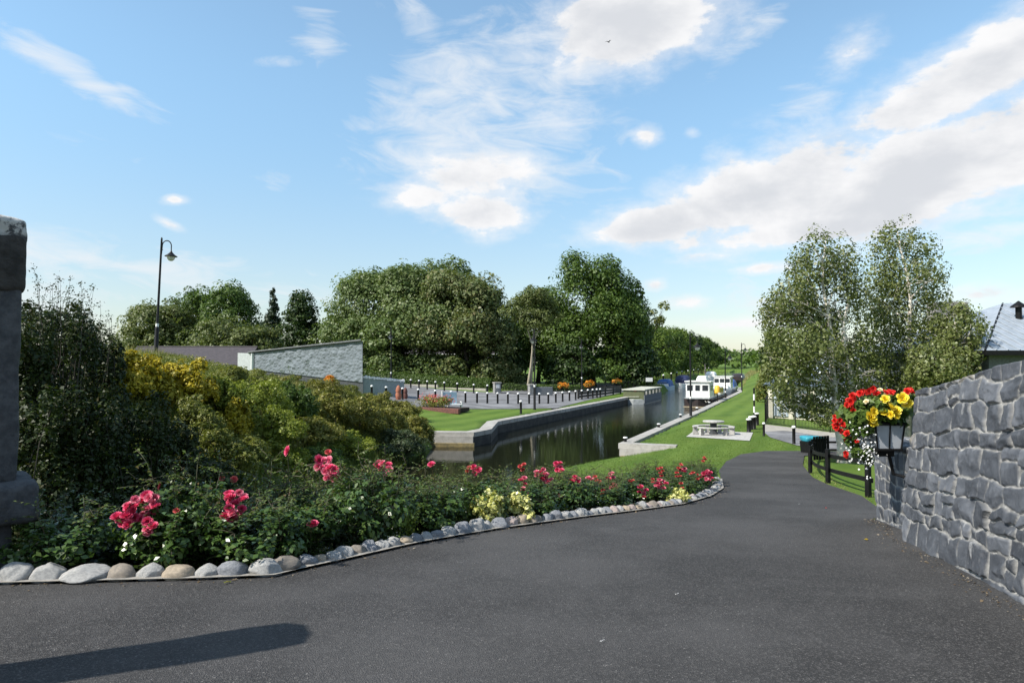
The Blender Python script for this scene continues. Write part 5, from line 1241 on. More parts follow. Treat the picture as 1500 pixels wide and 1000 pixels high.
def barge_green():
    t = thing('canal_barge', 'square khaki green houseboat with pale roof at the left quay', 'houseboat', (14.55, 82.4, WATER_Z), BA)
    hull_mesh(10.5, 2.75, -.5, .62, .05, sheer=.0).build('hull', M['boatgrey'], t, bevel=.04)
    m = MB(); m.box((0, 5.4, 1.12), (2.55, 10.0, 1.1)); cb = m.build('cabin', M['boatgreen'], t, bevel=.03)
    m = MB(); m.slab([(-1.42, .25, 1.80), (1.42, .25, 1.80), (1.42, 10.6, 1.80), (-1.42, 10.6, 1.80)], .13); m.build('roof', M['boatroof'], t, bevel=.02)
    m = MB(); m.box((1.32, 5.4, .62), (.10, 10.2, 1.0)); m.build('side_skirt', M['greyrender'], t)
    for k in range(5): win(t, (1.30, 1.3+2.0*k, 1.28), (.8, .55), math.pi/2, 'boatroof'); win(t, (-1.30, 1.3+2.0*k, 1.28), (.8, .55), -math.pi/2, 'boatroof')
    m = MB(); m.tube([(-1.2, .30, .86), (.7, .30, .92)], .035, 6); m.build('boat_pole', M['boatroof'], t)
    m = MB(); m.box((.2, .37, 1.58), (.3, .05, .08)); m.build('lamp_plate', M['terracotta'], t)
barge_green()
def cruiser(name, label, x, y, L, W, can, canm, hullm='boatwhite', extra=None, rz=BA, bow=.30):
    t = thing(name, label, 'boat', (x, y, WATER_Z), rz)
    hull_mesh(L, W, -.4, .75, bow, sheer=.25).build('hull', M[hullm], t, bevel=.03)
    m = MB(); rail(m, L*.28, W*.75, .8, 1.25, 3); o = m.build('bow_rail', M['plaque'], t); o.location = (0, L*.12, 0)
    y0, y1, z1 = can; n = 8; V = []; F = []
    for i in range(n+1):
        f = i/n; yy = y0+(y1-y0)*f; hh = .7+(z1-.7)*(math.sin(math.pi*min(1, f*1.35+.10))**.5 if f*1.35+.1 < .5 else (1 if f < .8 else 1-.35*((f-.8)/.2)**1.5))
        for k in range(9):
            a = math.pi*k/8; V.append((W*.46*np.sign(math.cos(a))*abs(math.cos(a))**.55, yy, .70+(hh-.70)*math.sin(a)**.6 if 0 < k < 8 else .70))
    for i in range(n):
        for k in range(8): F.append((i*9+k, i*9+k+1, (i+1)*9+k+1, (i+1)*9+k))
    F += [tuple(range(8, -1, -1)), tuple(n*9+k for k in range(9))]
    MB().add(V, F).build('canopy', M[canm], t, True)
    cabin('cabin', M['boatwhite'], t, -W*.40, W*.40, L*.24, y0+.3, .72, 1.25, .12, .5)
    win(t, (-.35, y0+.05, 1.25), (.5, .35)); win(t, (.35, y0+.05, 1.25), (.5, .35))
    return t
cruiser('covered_cruiser', 'small cruiser under a bright blue canvas cover beyond the green houseboat', 26.3, 121, 6.5, 2.7, (2.0, 5.8, 2.0), 'blue', 'paleblue')
cruiser('covered_cruiser', 'white cruiser with navy canvas canopy nosed into the left bank', 32.6, 133, 7.2, 2.9, (1.9, 6.2, 2.5), 'navy')
def motor_cruiser():
    t = thing('motor_cruiser', 'white motor cruiser with wide wheelhouse windows behind the white barge', 'boat', (31.2, 103.0, WATER_Z), BA)
    hull_mesh(9.5, 3.0, -.4, 1.0, .3, sheer=.3).build('hull', M['boatwhite'], t, bevel=.03)
    cabin('fore_cabin', M['boatwhite'], t, -1.15, 1.15, 1.6, 4.2, 1.0, 1.55, .15, .6)
    cabin('wheelhouse', M['boatwhite'], t, -1.3, 1.3, 3.6, 7.4, 1.0, 2.75, .12, .45)
    m = MB(); m.slab([(-1.4, 3.9, 2.86), (1.4, 3.9, 2.86), (1.4, 7.7, 2.86), (-1.4, 7.7, 2.86)], .10); m.build('roof', M['boatwhite'], t, bevel=.03)
    for x_ in (-.82, 0, .82): win(t, (x_, 3.83, 2.2), (.66, .62))
    for y_ in (4.9, 6.3): win(t, (1.26, y_, 2.2), (1.0, .6), math.pi/2); win(t, (-1.26, y_, 2.2), (1.0, .6), -math.pi/2)
    m = MB(); rail(m, 3.0, 1.8, 1.0, 1.55, 3); o = m.build('bow_rail', M['plaque'], t); o.location = (0, .6, 0)
motor_cruiser()
cruiser('covered_cruiser', 'white boat with mid blue tarpaulin behind the motor cruiser', 36.6, 117.5, 8, 2.9, (1.8, 7.0, 2.1), 'bluetarp')
cruiser('covered_cruiser', 'dark covered boat far up the canal near the tan grass', 51.8, 158, 9, 3.0, (1.5, 8.2, 2.4), 'hullblack', 'hullblack')
cruiser('covered_cruiser', 'small white boat moored on the far bank below the distant trees', 57.6, 200, 8, 3.2, (2.0, 7.0, 2.3), 'boatwhite')
m = MB(); m.tube([P(912, 583.5, 82.0), P(896, 590, 79), P(886, 589.5, 77)], .03, 6)
tag(m.build('mooring_rope', M['rope']), 'pale mooring rope running from the green houseboat to the left quay', 'rope')
q = P(1038, 591.5, 70.5); m = MB(); a0 = Vector((21.6, 77.0, .1)); b0 = Vector((q.x, q.y, .3)); mid = (a0+b0)/2-Vector((0, 0, .25)); m.tube([a0, mid, b0], .025, 6)
tag(m.build('mooring_rope', M['rope']), 'mooring rope from the white barge to a quay bollard', 'rope')

# ------------------------------------------------------------------ left bank furniture
def pier(px, d, top, label):
    x = P(px, 500, d).x; z = gz(x, d); h_ = P(px, top, d).z-z; t = thing('gate_pier', label, 'gate pier', (x, d, z), .35, 'square gate piers')
    m = MB(); m.box((0, 0, h_/2-.15), (.78, .78, h_+.2)); m.build('shaft', M['gateblock'], t, bevel=.02)
    m = MB(); m.box((0, 0, h_-.02), (.92, .92, .14)); m.build('cap', M['coping'], t, bevel=.02)
    return t, h_
t, h_ = pier(728, 84, 560, 'grey gate pier with white plaque, left of the black gate'); m = MB(); m.box((-.02, -.41, h_-.45), (.42, .04, .46)); m.build('plaque', M['plaque'], t)
pier(779, 82, 563, 'grey gate pier right of the black gate, before slender tree')
def railing(label, pts, h_, gap=.16, name='railing', bars=True):
    t = thing(name, label, 'railing', (pts[0][0], pts[0][1], gz(*pts[0]))); o = t.location
    m = MB(); mb = MB(); mp = MB()
    for i in range(len(pts)-1):
        a, b = Vector(pts[i]), Vector(pts[i+1]); za, zb_ = gz(*a), gz(*b); L = (b-a).length
        A = Vector((a.x, a.y, za))-o; B = Vector((b.x, b.y, zb_))-o
        for zz in (.12, h_): m.tube([A+Vector((0, 0, zz)), B+Vector((0, 0, zz))], .028, 5)
        k = max(1, int(L/2.2))
        for j in range(k+1): p = A.lerp(B, j/k); mp.tube([p+Vector((0, 0, -.1)), p+Vector((0, 0, h_+.08))], .035, 6)
        if bars:
            k = int(L/gap)
            for j in range(1, k): p = A.lerp(B, j/k); mb.tube([p+Vector((0, 0, .12)), p+Vector((0, 0, h_))], .012, 4)
    m.build('rail', M['black'], t); mp.build('post', M['black'], t)
    if bars: mb.build('bar_panel', M['black'], t)
    return t
X_ = lambda px, d: (P(px, 500, d).x, d)
railing('black gate railing between the two grey piers', [X_(734, 84), X_(773, 82.3)], 1.3, .14, 'entrance_gate')
railing('thin black railing carrying the orange flower boxes', [X_(810, 86), X_(850, 90), X_(905, 96), X_(935, 104)], 1.25, .5)
m = MB(); a, b = Vector(X_(785, 82)), Vector(X_(809, 82.5)); d = b-a; c = (a+b)/2; m.box((c.x, c.y, gz(*c)+.45), (d.length, .3, 1.15), math.atan2(d.y, d.x))
tag(m.build('low_wall', M['greyrender'], bevel=.03), 'short dark grey wall right of the second gate pier', 'wall')
def flower_box(px, py, d, label):
    p = P(px, py, d); t = thing('flower_box', label, 'flower box', p, .4, 'orange flower boxes on the railing')
    z = gz(p.x, d)-p.z
    m = MB(); m.box((0, 0, -.42), (.95, .35, .3), 0, 1.1); m.build('trough', M['black'], t)
    m = MB(); m.tube([(0, .1, z), (0, .1, -.5)], .05, 6); m.build('stand', M['black'], t)
    c, n_, tt = crown_points([(0, 0, -.1, .7, .4, .48)], 900, sub=12, subr=.5)
    link('flowers', leaf_mesh('flowers', c, n_, rng.uniform(.09, .18, len(c)), LM['petalorange'], .9), t)
    c, n_, tt = crown_points([(0, 0, -.25, .7, .4, .4)], 350, sub=12, subr=.5); link('foliage', leaf_mesh('foliage', c, n_, rng.uniform(.09, .18, len(c)), LM['mid'], .6), t)
flower_box(826, 564, 87.5, 'orange flower box nearest the second gate pier'); flower_box(864, 562, 91.5, 'orange flower box right of the shaded lamp'); flower_box(904, 558, 96, 'orange flower box closest to the green houseboat')
p = P(483, 556, 52); t = thing('flower_tub', 'orange flowers in a tub at the foot of the shed wall', 'flower tub', (p.x, p.y, gz(p.x, p.y))); zz = p.z-t.location.z
m = MB(); m.lathe([(.25, -.1), (.34, zz-.15), (.36, zz-.1), (.3, zz-.1)], 16); m.build('tub', M['terracotta'], t, True)
c, n_, tt = crown_points([(0, 0, zz, .40, .40, .28)], 700, sub=12, subr=.5); link('flowers', leaf_mesh('flowers', c, n_, rng.uniform(.07, .13, len(c)), LM['petalorange'], .9), t)
c, n_, tt = crown_points([(0, 0, zz-.15, .42, .42, .25)], 300, sub=12, subr=.5); link('foliage', leaf_mesh('foliage', c, n_, rng.uniform(.07, .13, len(c)), LM['mid'], .6), t)
# timber landing beside the left quay
t = thing('timber_barrier', 'long low black timber barrier behind the tail of bollards', 'barrier', (P(846, 500, 76.5).x, 76.5, gz(9, 76)))
A = Vector((0, 0, 0)); B = Vector((P(908, 500, 90).x-t.location.x, 13.5, 0)); d = B-A
for k, zz in enumerate((.30, .62, .94)):
    m = MB(); c = (A+B)/2; m.box((c.x, c.y, zz), (d.length, .10, .24), math.atan2(d.y, d.x)); m.build('plank', M['timber'], t)
for k in range(6):
    p = A.lerp(B, k/5); m = MB(); m.box((p.x+.08, p.y+.12, .5), (.16, .16, 1.2), .9); m.build('post', M['timber'], t)
# terracotta urn and its dark twin by the store
for px, d, mat, lb in ((584, 60.5, 'terracotta', 'tall terracotta urn standing in front of the low store'), (594, 62.5, 'red_edge', 'dark brown urn at the right end of the low store')):
    x = P(px, 500, d).x; t = thing('urn', lb, 'urn', (x, d, gz(x, d)-.05), 0, 'urns by the low store'); h_ = P(px, 564 if mat == 'terracotta' else 567, d).z-t.location.z
    s_ = h_/1.9; m = MB(); m.lathe([(.26*s_, 0), (.36*s_, .35*s_), (.40*s_, .7*s_), (.30*s_, 1.0*s_), (.30*s_, 1.05*s_)], 16); m.build('base', M[mat], t, True)
    m = MB(); m.lathe([(.33*s_, 1.05*s_), (.36*s_, 1.3*s_), (.26*s_, 1.6*s_), (.16*s_, 1.8*s_), (.03*s_, 1.9*s_)], 16); m.build('lid', M[mat], t, True)
# flower bed with brick edge
fb = ground(640, 603); t = thing('brick_edged_bed', 'small flower bed with red brick edging on the left lawn', 'flower bed', (fb.x, fb.y, fb.z))
e0 = ground(614, 598)-fb; e1 = ground(673, 607)-fb
m = MB(); d = e1-e0; m.box(((e0.x+e1.x)/2, (e0.y+e1.y)/2, .10), (d.length, .3, .40), math.atan2(d.y, d.x)); m.build('edging', M['red_edge'], t, bevel=.03)
m = MB(); m.box(((e0.x+e1.x)/2+.2, (e0.y+e1.y)/2+1.1, .12), (d.length*.95, 2.0, .3), math.atan2(d.y, d.x)); m.build('soil', M['soil'], t)
L = [(e0.x+d.x*f+.2, e0.y+d.y*f+1.0, .6, .8, .7, .55) for f in (.05, .2, .35, .5, .62)]
link('plants', crown_mesh('plants', L, 2600, .13, LM['brown'], .4, sub=14, subr=.45), t)
c, n_, tt = crown_points(L, 260, sub=10, subr=.4); c[:, 2] += .2; link('red_flowers', leaf_mesh('red_flowers', c, n_, rng.uniform(.08, .14, len(c)), LM['petalold'], .9), t)
# white garden seat
p = ground(666, 600); t = thing('garden_bench', 'white garden bench with tall panelled back beside the brick edged bed', 'bench', p, .35)
m = MB(); m.box((0, 0, .42), (1.25, .5, .07)); m.build('seat', M['white'], t, bevel=.01)
m = MB(); m.box((-.35, .28, .95), (1.2, .06, 1.0)); m.build('backrest', M['paleblue'], t, bevel=.01)
for x_ in (-.55, .55):
    m = MB(); m.box((x_, 0, .2), (.10, .48, .42)); m.build('leg', M['white'], t)
    m = MB(); m.box((x_, -.02, .64), (.09, .5, .06)); m.box((x_, -.22, .53), (.07, .07, .2)); m.build('armrest', M['white'], t)
m = MB(); m.box((-.98, .28, .8), (.10, .12, 1.5)); m.build('back_post', M['white'], t)

# ------------------------------------------------------------------ picnic table
p = ground(1052, 638.5); t = thing('picnic_table', 'round pale concrete picnic table with curved benches on a paved pad', 'picnic table', (p.x, p.y+.9, gz(p.x, p.y+.9)+.03))
m = MB(); m.lathe([(.02, .70), (.60, .70), (.62, .72), (.62, .775), (.60, .79), (.02, .79)], 36); m.build('table_top', M['concrete'], t, True)
m = MB(); m.lathe([(.26, 0), (.26, .10), (.20, .14), (.19, .62), (.26, .70)], 20); m.build('pedestal', M['darkplinth'], t, True)
for k in range(3):
    a0 = R(-90-48)+k*R(120)-R(18); V = []; n = 14
    for i in range(n+1):
        a = a0+R(100)*i/n
        for r in (.88, 1.22):
            for z in (.40, .47): V.append((r*math.cos(a), r*math.sin(a), z))
    F = []
    for i in range(n):
        b = 4*i; F += [(b, b+1, b+5, b+4), (b+2, b+6, b+7, b+3), (b+1, b+3, b+7, b+5), (b, b+4, b+6, b+2)]
    F += [(0, 2, 3, 1), (4*n, 4*n+1, 4*n+3, 4*n+2)]
    bn = MB().add(V, F).build('bench', M['concrete'], t, bevel=.015)
    for f in (.10, .90):
        a = a0+R(100)*f; m = MB(); m.box((1.05*math.cos(a), 1.05*math.sin(a), .2), (.30, .16, .40), a, .9); m.build('leg', M['concrete'], bn)

# ------------------------------------------------------------------ right side: black railing, post-and-rail fence, bin
a1 = ground(1121, 621.5); b1 = ground(1216, 634)
railing('black upright-bar railing along the footway before the panelled shed', [(a1.x+2.9, a1.y+7), (a1.x, a1.y), (b1.x, b1.y), (b1.x+3.2, b1.y-3.4), (b1.x+9, b1.y-6)], 1.75, .13, 'bar_railing')
def rail_fence():
    pts = [ground(1272, 728), ground(1213, 708), ground(1187, 693), ground(1188, 676), ground(1204, 669)]
    pts += [Vector((pts[-1].x+2.2, pts[-1].y-.5, 0)), Vector((pts[-1].x+4.6, pts[-1].y-1.2, 0))]
    for p in pts[-2:]: p.z = gz(p.x, p.y)
    t = thing('timber_fence', 'curved black post-and-rail fence round the birch grass patch', 'fence', pts[1]); o = pts[1].copy()
    for p in pts:
        m = MB(); q = p-o; m.box((q.x, q.y, q.z+.32), (.085, .085, .92), .4, .96); m.build('post', M['black'], t, bevel=.008)
    # rails bend smoothly round the posts
    cr = []
    for i in range(len(pts)-1):
        p0, p1, p2, p3 = (pts[max(0, min(len(pts)-1, i+k))] for k in (-1, 0, 1, 2))
        for j in range(6):
            s = j/6; cr.append(.5*((2*p1)+(p2-p0)*s+(2*p0-5*p1+4*p2-p3)*s*s+(3*p1-p0-3*p2+p3)*s**3))
    cr.append(pts[-1])
    for zz in (.30, .62):
        V = []; F = []
        for i, p in enumerate(cr):
            tg = (cr[min(i+1, len(cr)-1)]-cr[max(i-1, 0)]).normalized(); nn = Vector((-tg.y, tg.x, 0)).normalized(); q = p-o+nn*-.07+Vector((0, 0, zz))
            V += [q+nn*.018+Vector((0, 0, .042)), q-nn*.018+Vector((0, 0, .042)), q-nn*.018-Vector((0, 0, .042)), q+nn*.018-Vector((0, 0, .042))]
        n = len(cr)
        for i in range(n-1):
            for k in range(4): F.append((4*i+k, 4*i+(k+1) % 4, 4*i+4+(k+1) % 4, 4*i+4+k))
        F += [(3, 2, 1, 0), (4*n-4, 4*n-3, 4*n-2, 4*n-1)]; MB().add(V, F).build('rail', M['black'], t)
rail_fence()
p = ground(1220, 668); t = thing('covered_bin', 'dark bin with teal cover standing behind the curved black fence', 'bin', (p.x, p.y+2.0, gz(p.x, p.y+2.0)))
hh = P(1215, 641, p.y+2).z-t.location.z
m = MB(); m.box((0, 0, hh/2-.1), (.75, .6, hh-.1), .2, 1.12); m.build('body', M['black'], t, bevel=.03)
rough_block('cover', M['teal'], t, (.02, 0, hh-.05), (.92, .72, .24), 21, .05, .08, 8)
# short timber gate panel behind the fence
p = P(1203, 660, 26.5); t = thing('slatted_gate', 'small black slatted gate at the back of the curved fence', 'gate', (p.x, p.y, gz(p.x, p.y)), .5)
for k in range(6):
    m = MB(); m.box((-.4+.16*k, 0, .5), (.10, .04, .9)); m.build('slat', M['black'], t)
m = MB(); m.box((0, .05, .8), (1.0, .05, .09)); m.box((0, .05, .25), (1.0, .05, .09)); m.build('cross_rail', M['black'], t)

# ------------------------------------------------------------------ flower lantern on the end of the wall
def petal_bloom(name, mat, r, rings, seed, cup=.5):
    """open flower of overlapping rounded petals"""
    g = np.random.default_rng(seed); V = []; F = []; T = []
    for ri, (cnt, rad, tilt, ln) in enumerate(rings):
        for k in range(cnt):
            a = 2*math.pi*(k+.5*(ri % 2)+g.uniform(-.12, .12))/cnt; ca, sa = math.cos(a), math.sin(a); b0 = len(V)
            w = ln*g.uniform(.8, 1.0); tl = tilt+g.uniform(-.15, .15)
            grid = [(0, .25), (.45, .95), (.80, .85), (1.0, .40)]
            for s_, ww in grid:
                rr = rad+ln*s_*math.cos(tl)*(1-.15*s_); zz = ln*s_*math.sin(tl)*(1-.3*s_*cup)
                for q in (-1, 0, 1):
                    off = q*w*ww*.5; zc = zz+abs(q)*ln*.10*s_
                    V.append(((rr*ca-off*sa)*r, (rr*sa+off*ca)*r, zc*r))
            for i in range(3):
                for q in range(2):
                    F.append((b0+i*3+q, b0+i*3+q+1, b0+(i+1)*3+q+1, b0+(i+1)*3+q)); T.append(min(1, max(0, .25+.5*i/2+g.uniform(-.15, .15)-.12*(2-ri))))
    me = mkmesh(name, V, F, mat, True); at = me.attributes.new('tint', 'FLOAT', 'FACE'); at.data.foreach_set('value', np.array(T, np.float32)); return me
ROSE = [(5, .05, 1.25, .45), (6, .12, .95, .65), (7, .2, .55, .8), (7, .25, .18, .85)]
ROSEM = [petal_bloom('rose_bloom', LM['petal'], .052, ROSE, s_) for s_ in (1, 2, 3)]+[petal_bloom('rose_bloom', LM['petallight'], .047, ROSE, s_) for s_ in (6, 7)]
OLDM = [petal_bloom('faded_bloom', LM['petalold'], .038, ROSE[1:], s_) for s_ in (4, 5)]
def lantern_planter():
    c = P(1295, 638, 7.92); t = thing('lantern_planter', 'black lantern-shaped wall planter overflowing with begonias at the wall end', 'flower planter', c, .0)
    hb, ht, h_ = .135, .165, .27
    m = MB()
    for sx in (-1, 1):
        for sy in (-1, 1): m.tube([(sx*hb, sy*hb*.8, -h_/2), (sx*ht, sy*ht*.8, h_/2)], .012, 6)
    m.tube([(0, -hb*.8, -h_/2), (0, -ht*.8, h_/2)], .011, 6)
    m.box((0, 0, -h_/2-.012), (.30, .24, .028)); m.box((0, 0, h_/2+.012), (.37, .30, .03)); m.box((0, 0, -h_/2-.06), (.16, .13, .07)); m.build('frame', M['black'], t, bevel=.004)
    for x0, x1 in ((-1, 0), (0, 1)):
        m = MB(); m.slab([(x0*hb, -hb*.8, -h_/2), (x1*hb, -hb*.8, -h_/2), (x1*ht, -ht*.8, h_/2), (x0*ht, -ht*.8, h_/2)], .006); m.build('pane', M['frost'], t)
    for s_ in (-1, 1):
        m = MB(); m.slab([(s_*hb, -hb*.8, -h_/2), (s_*hb, hb*.8, -h_/2), (s_*ht, ht*.8, h_/2), (s_*ht, -ht*.8, h_/2)], .006); m.build('pane', M['frost'], t)
    m = MB(); m.tube([(.05, 0, -h_/2-.06), (.10, .0, -h_/2-.30), (.24, -.12, -h_/2-.34)], .02, 7); m.build('wall_bracket', M['black'], t); m = MB(); m.tube([(.10, .1, h_/2), (.22, -.1, h_/2)], .018, 7); m.build('upper_bracket', M['black'], t)
    k = 7.92/1000; V = lambda px, py, dy=0: Vector(((px-1304)*k, dy, (641-py)*k))
    L = [tuple(V(1298, 602, .02))+(.30, .22, .14), tuple(V(1262, 610, 0))+(.15, .18, .16), tuple(V(1268, 648, -.02))+(.17, .16, .24), tuple(V(1330, 598, .05))+(.16, .16, .14), tuple(V(1300, 620, -.1))+(.22, .1, .07), tuple(V(1252, 630, 0))+(.10, .12, .18)]
    link('foliage', crown_mesh('foliage', L, 2600, .065, LM['mid'], .75, sub=12, subr=.45, low=-.9), t)
    BEG = [(5, .05, 1.2, .45), (6, .10, .95, .62), (6, .16, .6, .78), (5, .2, .15, .85)]
    mesh = {c_: [petal_bloom('bloom', LM['petal'+c_], .05, BEG, 10+i) for i in range(4)] for c_ in ('red', 'yellow', 'cream')}
    def bl(c_, px, py, s_, dy):
        o = link(c_+'_begonia', mesh[c_][random.randint(0, 3)], t, V(px, py, dy)); o.rotation_euler = (R(58+random.uniform(-40, 30)), random.uniform(-.5, .5), random.uniform(-.9, .6)); k_ = {'yellow': 1.45, 'red': 1.05, 'cream': .95}[c_]*s_; o.scale = (k_*random.uniform(.85, 1.1), k_, k_*.85)
    for px, py, s_ in ((1292, 586, .8), (1299, 597, 1.15), (1291, 605, 1.2), (1308, 603, 1.1), (1316, 585, 1.1), (1323, 592, 1.0), (1272, 612, 1.15), (1276, 604, .9), (1277, 621, 1.0), (1307, 609, .8), (1298, 608, .8)): bl('yellow', px, py, s_, -.20+random.uniform(-.05, .05))
    for px, py, s_ in ((1296, 574, .8), (1268, 590, .8), (1290, 593, .7), (1306, 587, .6), (1327, 600, .7), (1301, 581, .7)): bl('cream', px, py, s_, -.12+random.uniform(-.05, .08))
    for px, py, s_ in ((1257, 590, 1.1), (1252, 597, 1.1), (1261, 583, 1.0), (1268, 577, .9), (1276, 576, .9), (1285, 573, .9), (1290, 579, .8), (1253, 605, 1.0), (1304, 578, .8), (1312, 577, .7), (1320, 578, .7), (1336, 576, 1.0), (1341, 575, .9), (1260, 600, .8),
                       (1232, 624, .9), (1237, 630, .95), (1243, 636, .9), (1247, 642, 1.0), (1240, 624, .8), (1249, 648, .8), (1235, 618, .7), (1250, 612, .8), (1248, 667, .8), (1245, 603, .6)):
        bl('red', px, py, s_, random.uniform(-.12, .05)); bl('red', px+random.uniform(-7, 7), py+random.uniform(-6, 6), s_*.85, random.uniform(-.14, .05))
    bd = MB(); g = np.random.default_rng(3)
    ctr = np.stack([g.normal(0, .072, 330), g.normal(-.08, .05, 330), g.normal(0, .13, 330)], 1)+np.array(V(1268, 652))
    ctr[:, 0] += (ctr[:, 2]-V(1268, 652).z)*-.15; ctr = ctr[ctr[:, 2] < V(0, 618).z]
    fl = link('white_blossom', leaf_mesh('white_blossom', np.repeat(ctr, 2, 0)+g.normal(0, .004, (2*len(ctr), 3)), g.normal(0, .5, (2*len(ctr), 3))+[-.4, -.8, .4], g.uniform(.014, .026, 2*len(ctr)), LM['petalwhite'], .95), t); tag(fl, kind='stuff')
lantern_planter()

# ------------------------------------------------------------------ rose bed
EDGEV = [Vector(p) for p in EDGE]; ES = [0.0]
for i in range(1, len(EDGEV)): ES.append(ES[-1]+(EDGEV[i]-EDGEV[i-1]).length)
def edge_at(s):
    s = max(0, min(ES[-1]-1e-4, s)); i = max(k for k in range(len(ES)-1) if ES[k] <= s); f = (s-ES[i])/(ES[i+1]-ES[i]); d = (EDGEV[i+1]-EDGEV[i]).normalized()
    return EDGEV[i].lerp(EDGEV[i+1], f), d, Vector((-d.y, d.x))
back = [tuple(edge_at(s)[0]+edge_at(s)[2]*(2.3 if s < ES[-1]-4 else max(.5, 2.3*(ES[-1]-s)/4))) for s in np.linspace(0, ES[-1]-.2, 30)]
sheet('rose_bed_soil_path', [tuple(e) for e in EDGEV]+back[::-1], .2, M['soil'], .05)
sheet('bed_edging_path', list(offset(EDGE, -.03))+[tuple(e) for e in offset(EDGE, .20)][::-1], .05, M['mortar_edge'], .055)
# cobbles along the bed
STM = {'pale grey': pmat('pale_cobble', (.42, .415, .40), (.29, .29, .285), .8, 7, 8, .7, 30), 'blue-grey': pmat('bluish_cobble', (.26, .27, .29), (.17, .18, .20), .8, 7, 8, .7, 30),
       'tan': pmat('tan_cobble', (.33, .27, .20), (.24, .20, .15), .8, 5, 7, .35), 'brown': pmat('brown_cobble', (.22, .19, .155), (.16, .14, .12), .8, 5, 7, .35), 'pinkish': pmat('pinkish_cobble', (.36, .29, .26), (.28, .23, .21), .8, 5, 7, .35)}
def cobble_mesh(seed, mat):
    g = np.random.default_rng(seed); bm = bmesh.new(); bmesh.ops.create_icosphere(bm, subdivisions=4, radius=1.0); co = np.array([v.co[:] for v in bm.verts])
    r = 1+.42*(fbm(co[:, 0]*1.3+co[:, 2]+seed*3.1, co[:, 1]*1.3+co[:, 2]*.7, 3, seed)-.47)+.05*(fbm(co[:, 0]*6+seed, co[:, 1]*6+co[:, 2]*5, 3, seed+1)-.47)
    for _ in range(7):
        d = sph(1)[0]; q = co@d; r = np.minimum(r, np.where(q > .5, .80/np.maximum(q, .5), 9))
    co = co*r[:, None]; co[:, 2] = np.where(co[:, 2] < 0, co[:, 2]*.55, co[:, 2])
    for v, p in zip(bm.verts, co): v.co = p
    for f in bm.faces: f.smooth = True
    me = bpy.data.meshes.new('cobble'); bm.to_mesh(me); bm.free(); me.materials.append(mat); return me
COB = {c: [cobble_mesh(11+7*i+j*3, STM[c]) for j in range(5)] for i, c in enumerate(STM)}
s = .0; i = 0; seq = ['pale grey', 'pale grey', 'pale grey', 'brown', 'pale grey', 'tan', 'pale grey', 'blue-grey', 'pale grey', 'brown', 'blue-grey', 'tan', 'pale grey', 'pale grey', 'brown', 'blue-grey', 'pale grey', 'pale grey', 'tan', 'blue-grey', 'pale grey']
wseq = [.25, .25, .35, .23, .22, .25, .20, .25, .28, .29, .19, .13, .13, .17, .17, .16, .15, .18, .16, .15]
cnt = 0
s = .25
while s < ES[-1]-.05:
    big = float(np.interp(s, [0, 5.5, 8, 11, 14], [.24, .19, .15, .12, .11])); w = wseq[i] if i < len(wseq) else big*random.uniform(.75, 1.2)
    p, d, n_ = edge_at(s+w/2); colr = seq[i] if i < len(seq) else random.choice(['pale grey', 'pale grey', 'pale grey', 'blue-grey', 'blue-grey', 'tan', 'brown', 'pinkish'])
    hh = min(w*.44, .105)*random.uniform(.85, 1.2)*(1.0 if i < 12 else 1.1); dep = max(w*.45, .085)*random.uniform(.9, 1.15)
    loc = p+n_*(.10+random.uniform(-.015, .02))
    shape = 'flat' if hh < w*.30 else random.choice(['rounded', 'smooth'])
    o = link('edging_cobble', random.choice(COB[colr])); o.location = (loc.x, loc.y, gz(loc.x, loc.y)+.045+hh*.16); o.rotation_euler = (random.uniform(-.12, .12), random.uniform(-.12, .12), math.atan2(d.y, d.x)+random.choice([0, math.pi])+random.uniform(-.2, .2))
    o.scale = (w*.54, dep, hh)
    tag(o, '%s %s cobble edging the rose bed, %s along from the gate pillar' % (colr, shape, ordn(i)), 'cobble', 'cobbles edging the rose bed')
    s += w*.97; i += 1
# rose bushes
def rose_proto(seed):
    random.seed(seed); g = np.random.default_rng(seed); m = MB(); cs = []; ns = []
    tips = []
    for k in range(13):
        a = 2*math.pi*k/13+random.uniform(-.3, .3); r = random.uniform(.12, .50); e = Vector((r*math.cos(a), r*math.sin(a), random.uniform(.45, .94)))
        pts = limb((.05*math.cos(a), .05*math.sin(a), -.05), e, .10, 7); m.tube(pts, [.010-.001*i for i in range(8)], 5); tips.append(e)
        for i in range(1, 8):
            for q in range(3):
                e2 = pts[i]+Vector((random.gauss(0, .12), random.gauss(0, .12), random.gauss(.02, .08))); m.tube([pts[i], (pts[i]+e2)/2+Vector((0, 0, .01)), e2], [.004, .003, .002], 4)
                dirv = (e2-pts[i]).normalized()
                for l in range(7):     # pinnate leaflets
                    f = .3+.75*l/6; side = dirv.cross(Vector((0, 0, 1))).normalized()*(.022 if l % 2 else -.022)*(0 if l == 6 else 1)
                    cs.append(np.array(pts[i].lerp(e2, f)+side)); ns.append(np.array((random.gauss(0, .35), random.gauss(0, .35), 1.0)))
    cs = np.array(cs); ns = np.array(ns)
    ex, en, et = crown_points([(0, 0, .36, .48, .48, .40)], 1500, sub=18, subr=.34, up=.7)
    cs = np.concatenate([cs, ex]); ns = np.concatenate([ns, en])
    cs[:, 2] = np.maximum(cs[:, 2], .02)
    new = cs[:, 2] > .72
    f = leaf_mesh('foliage', cs[~new], ns[~new], g.uniform(.042, .082, (~new).sum()), LM['rose'], .62); nf = leaf_mesh('young_leaves', cs[new], ns[new], g.uniform(.032, .055, new.sum()), LM['newrose'], .55)
    return f, nf, m.mesh('stem', M['stem'], True)
RP = [rose_proto(100+k) for k in range(5)]
BUSH = []
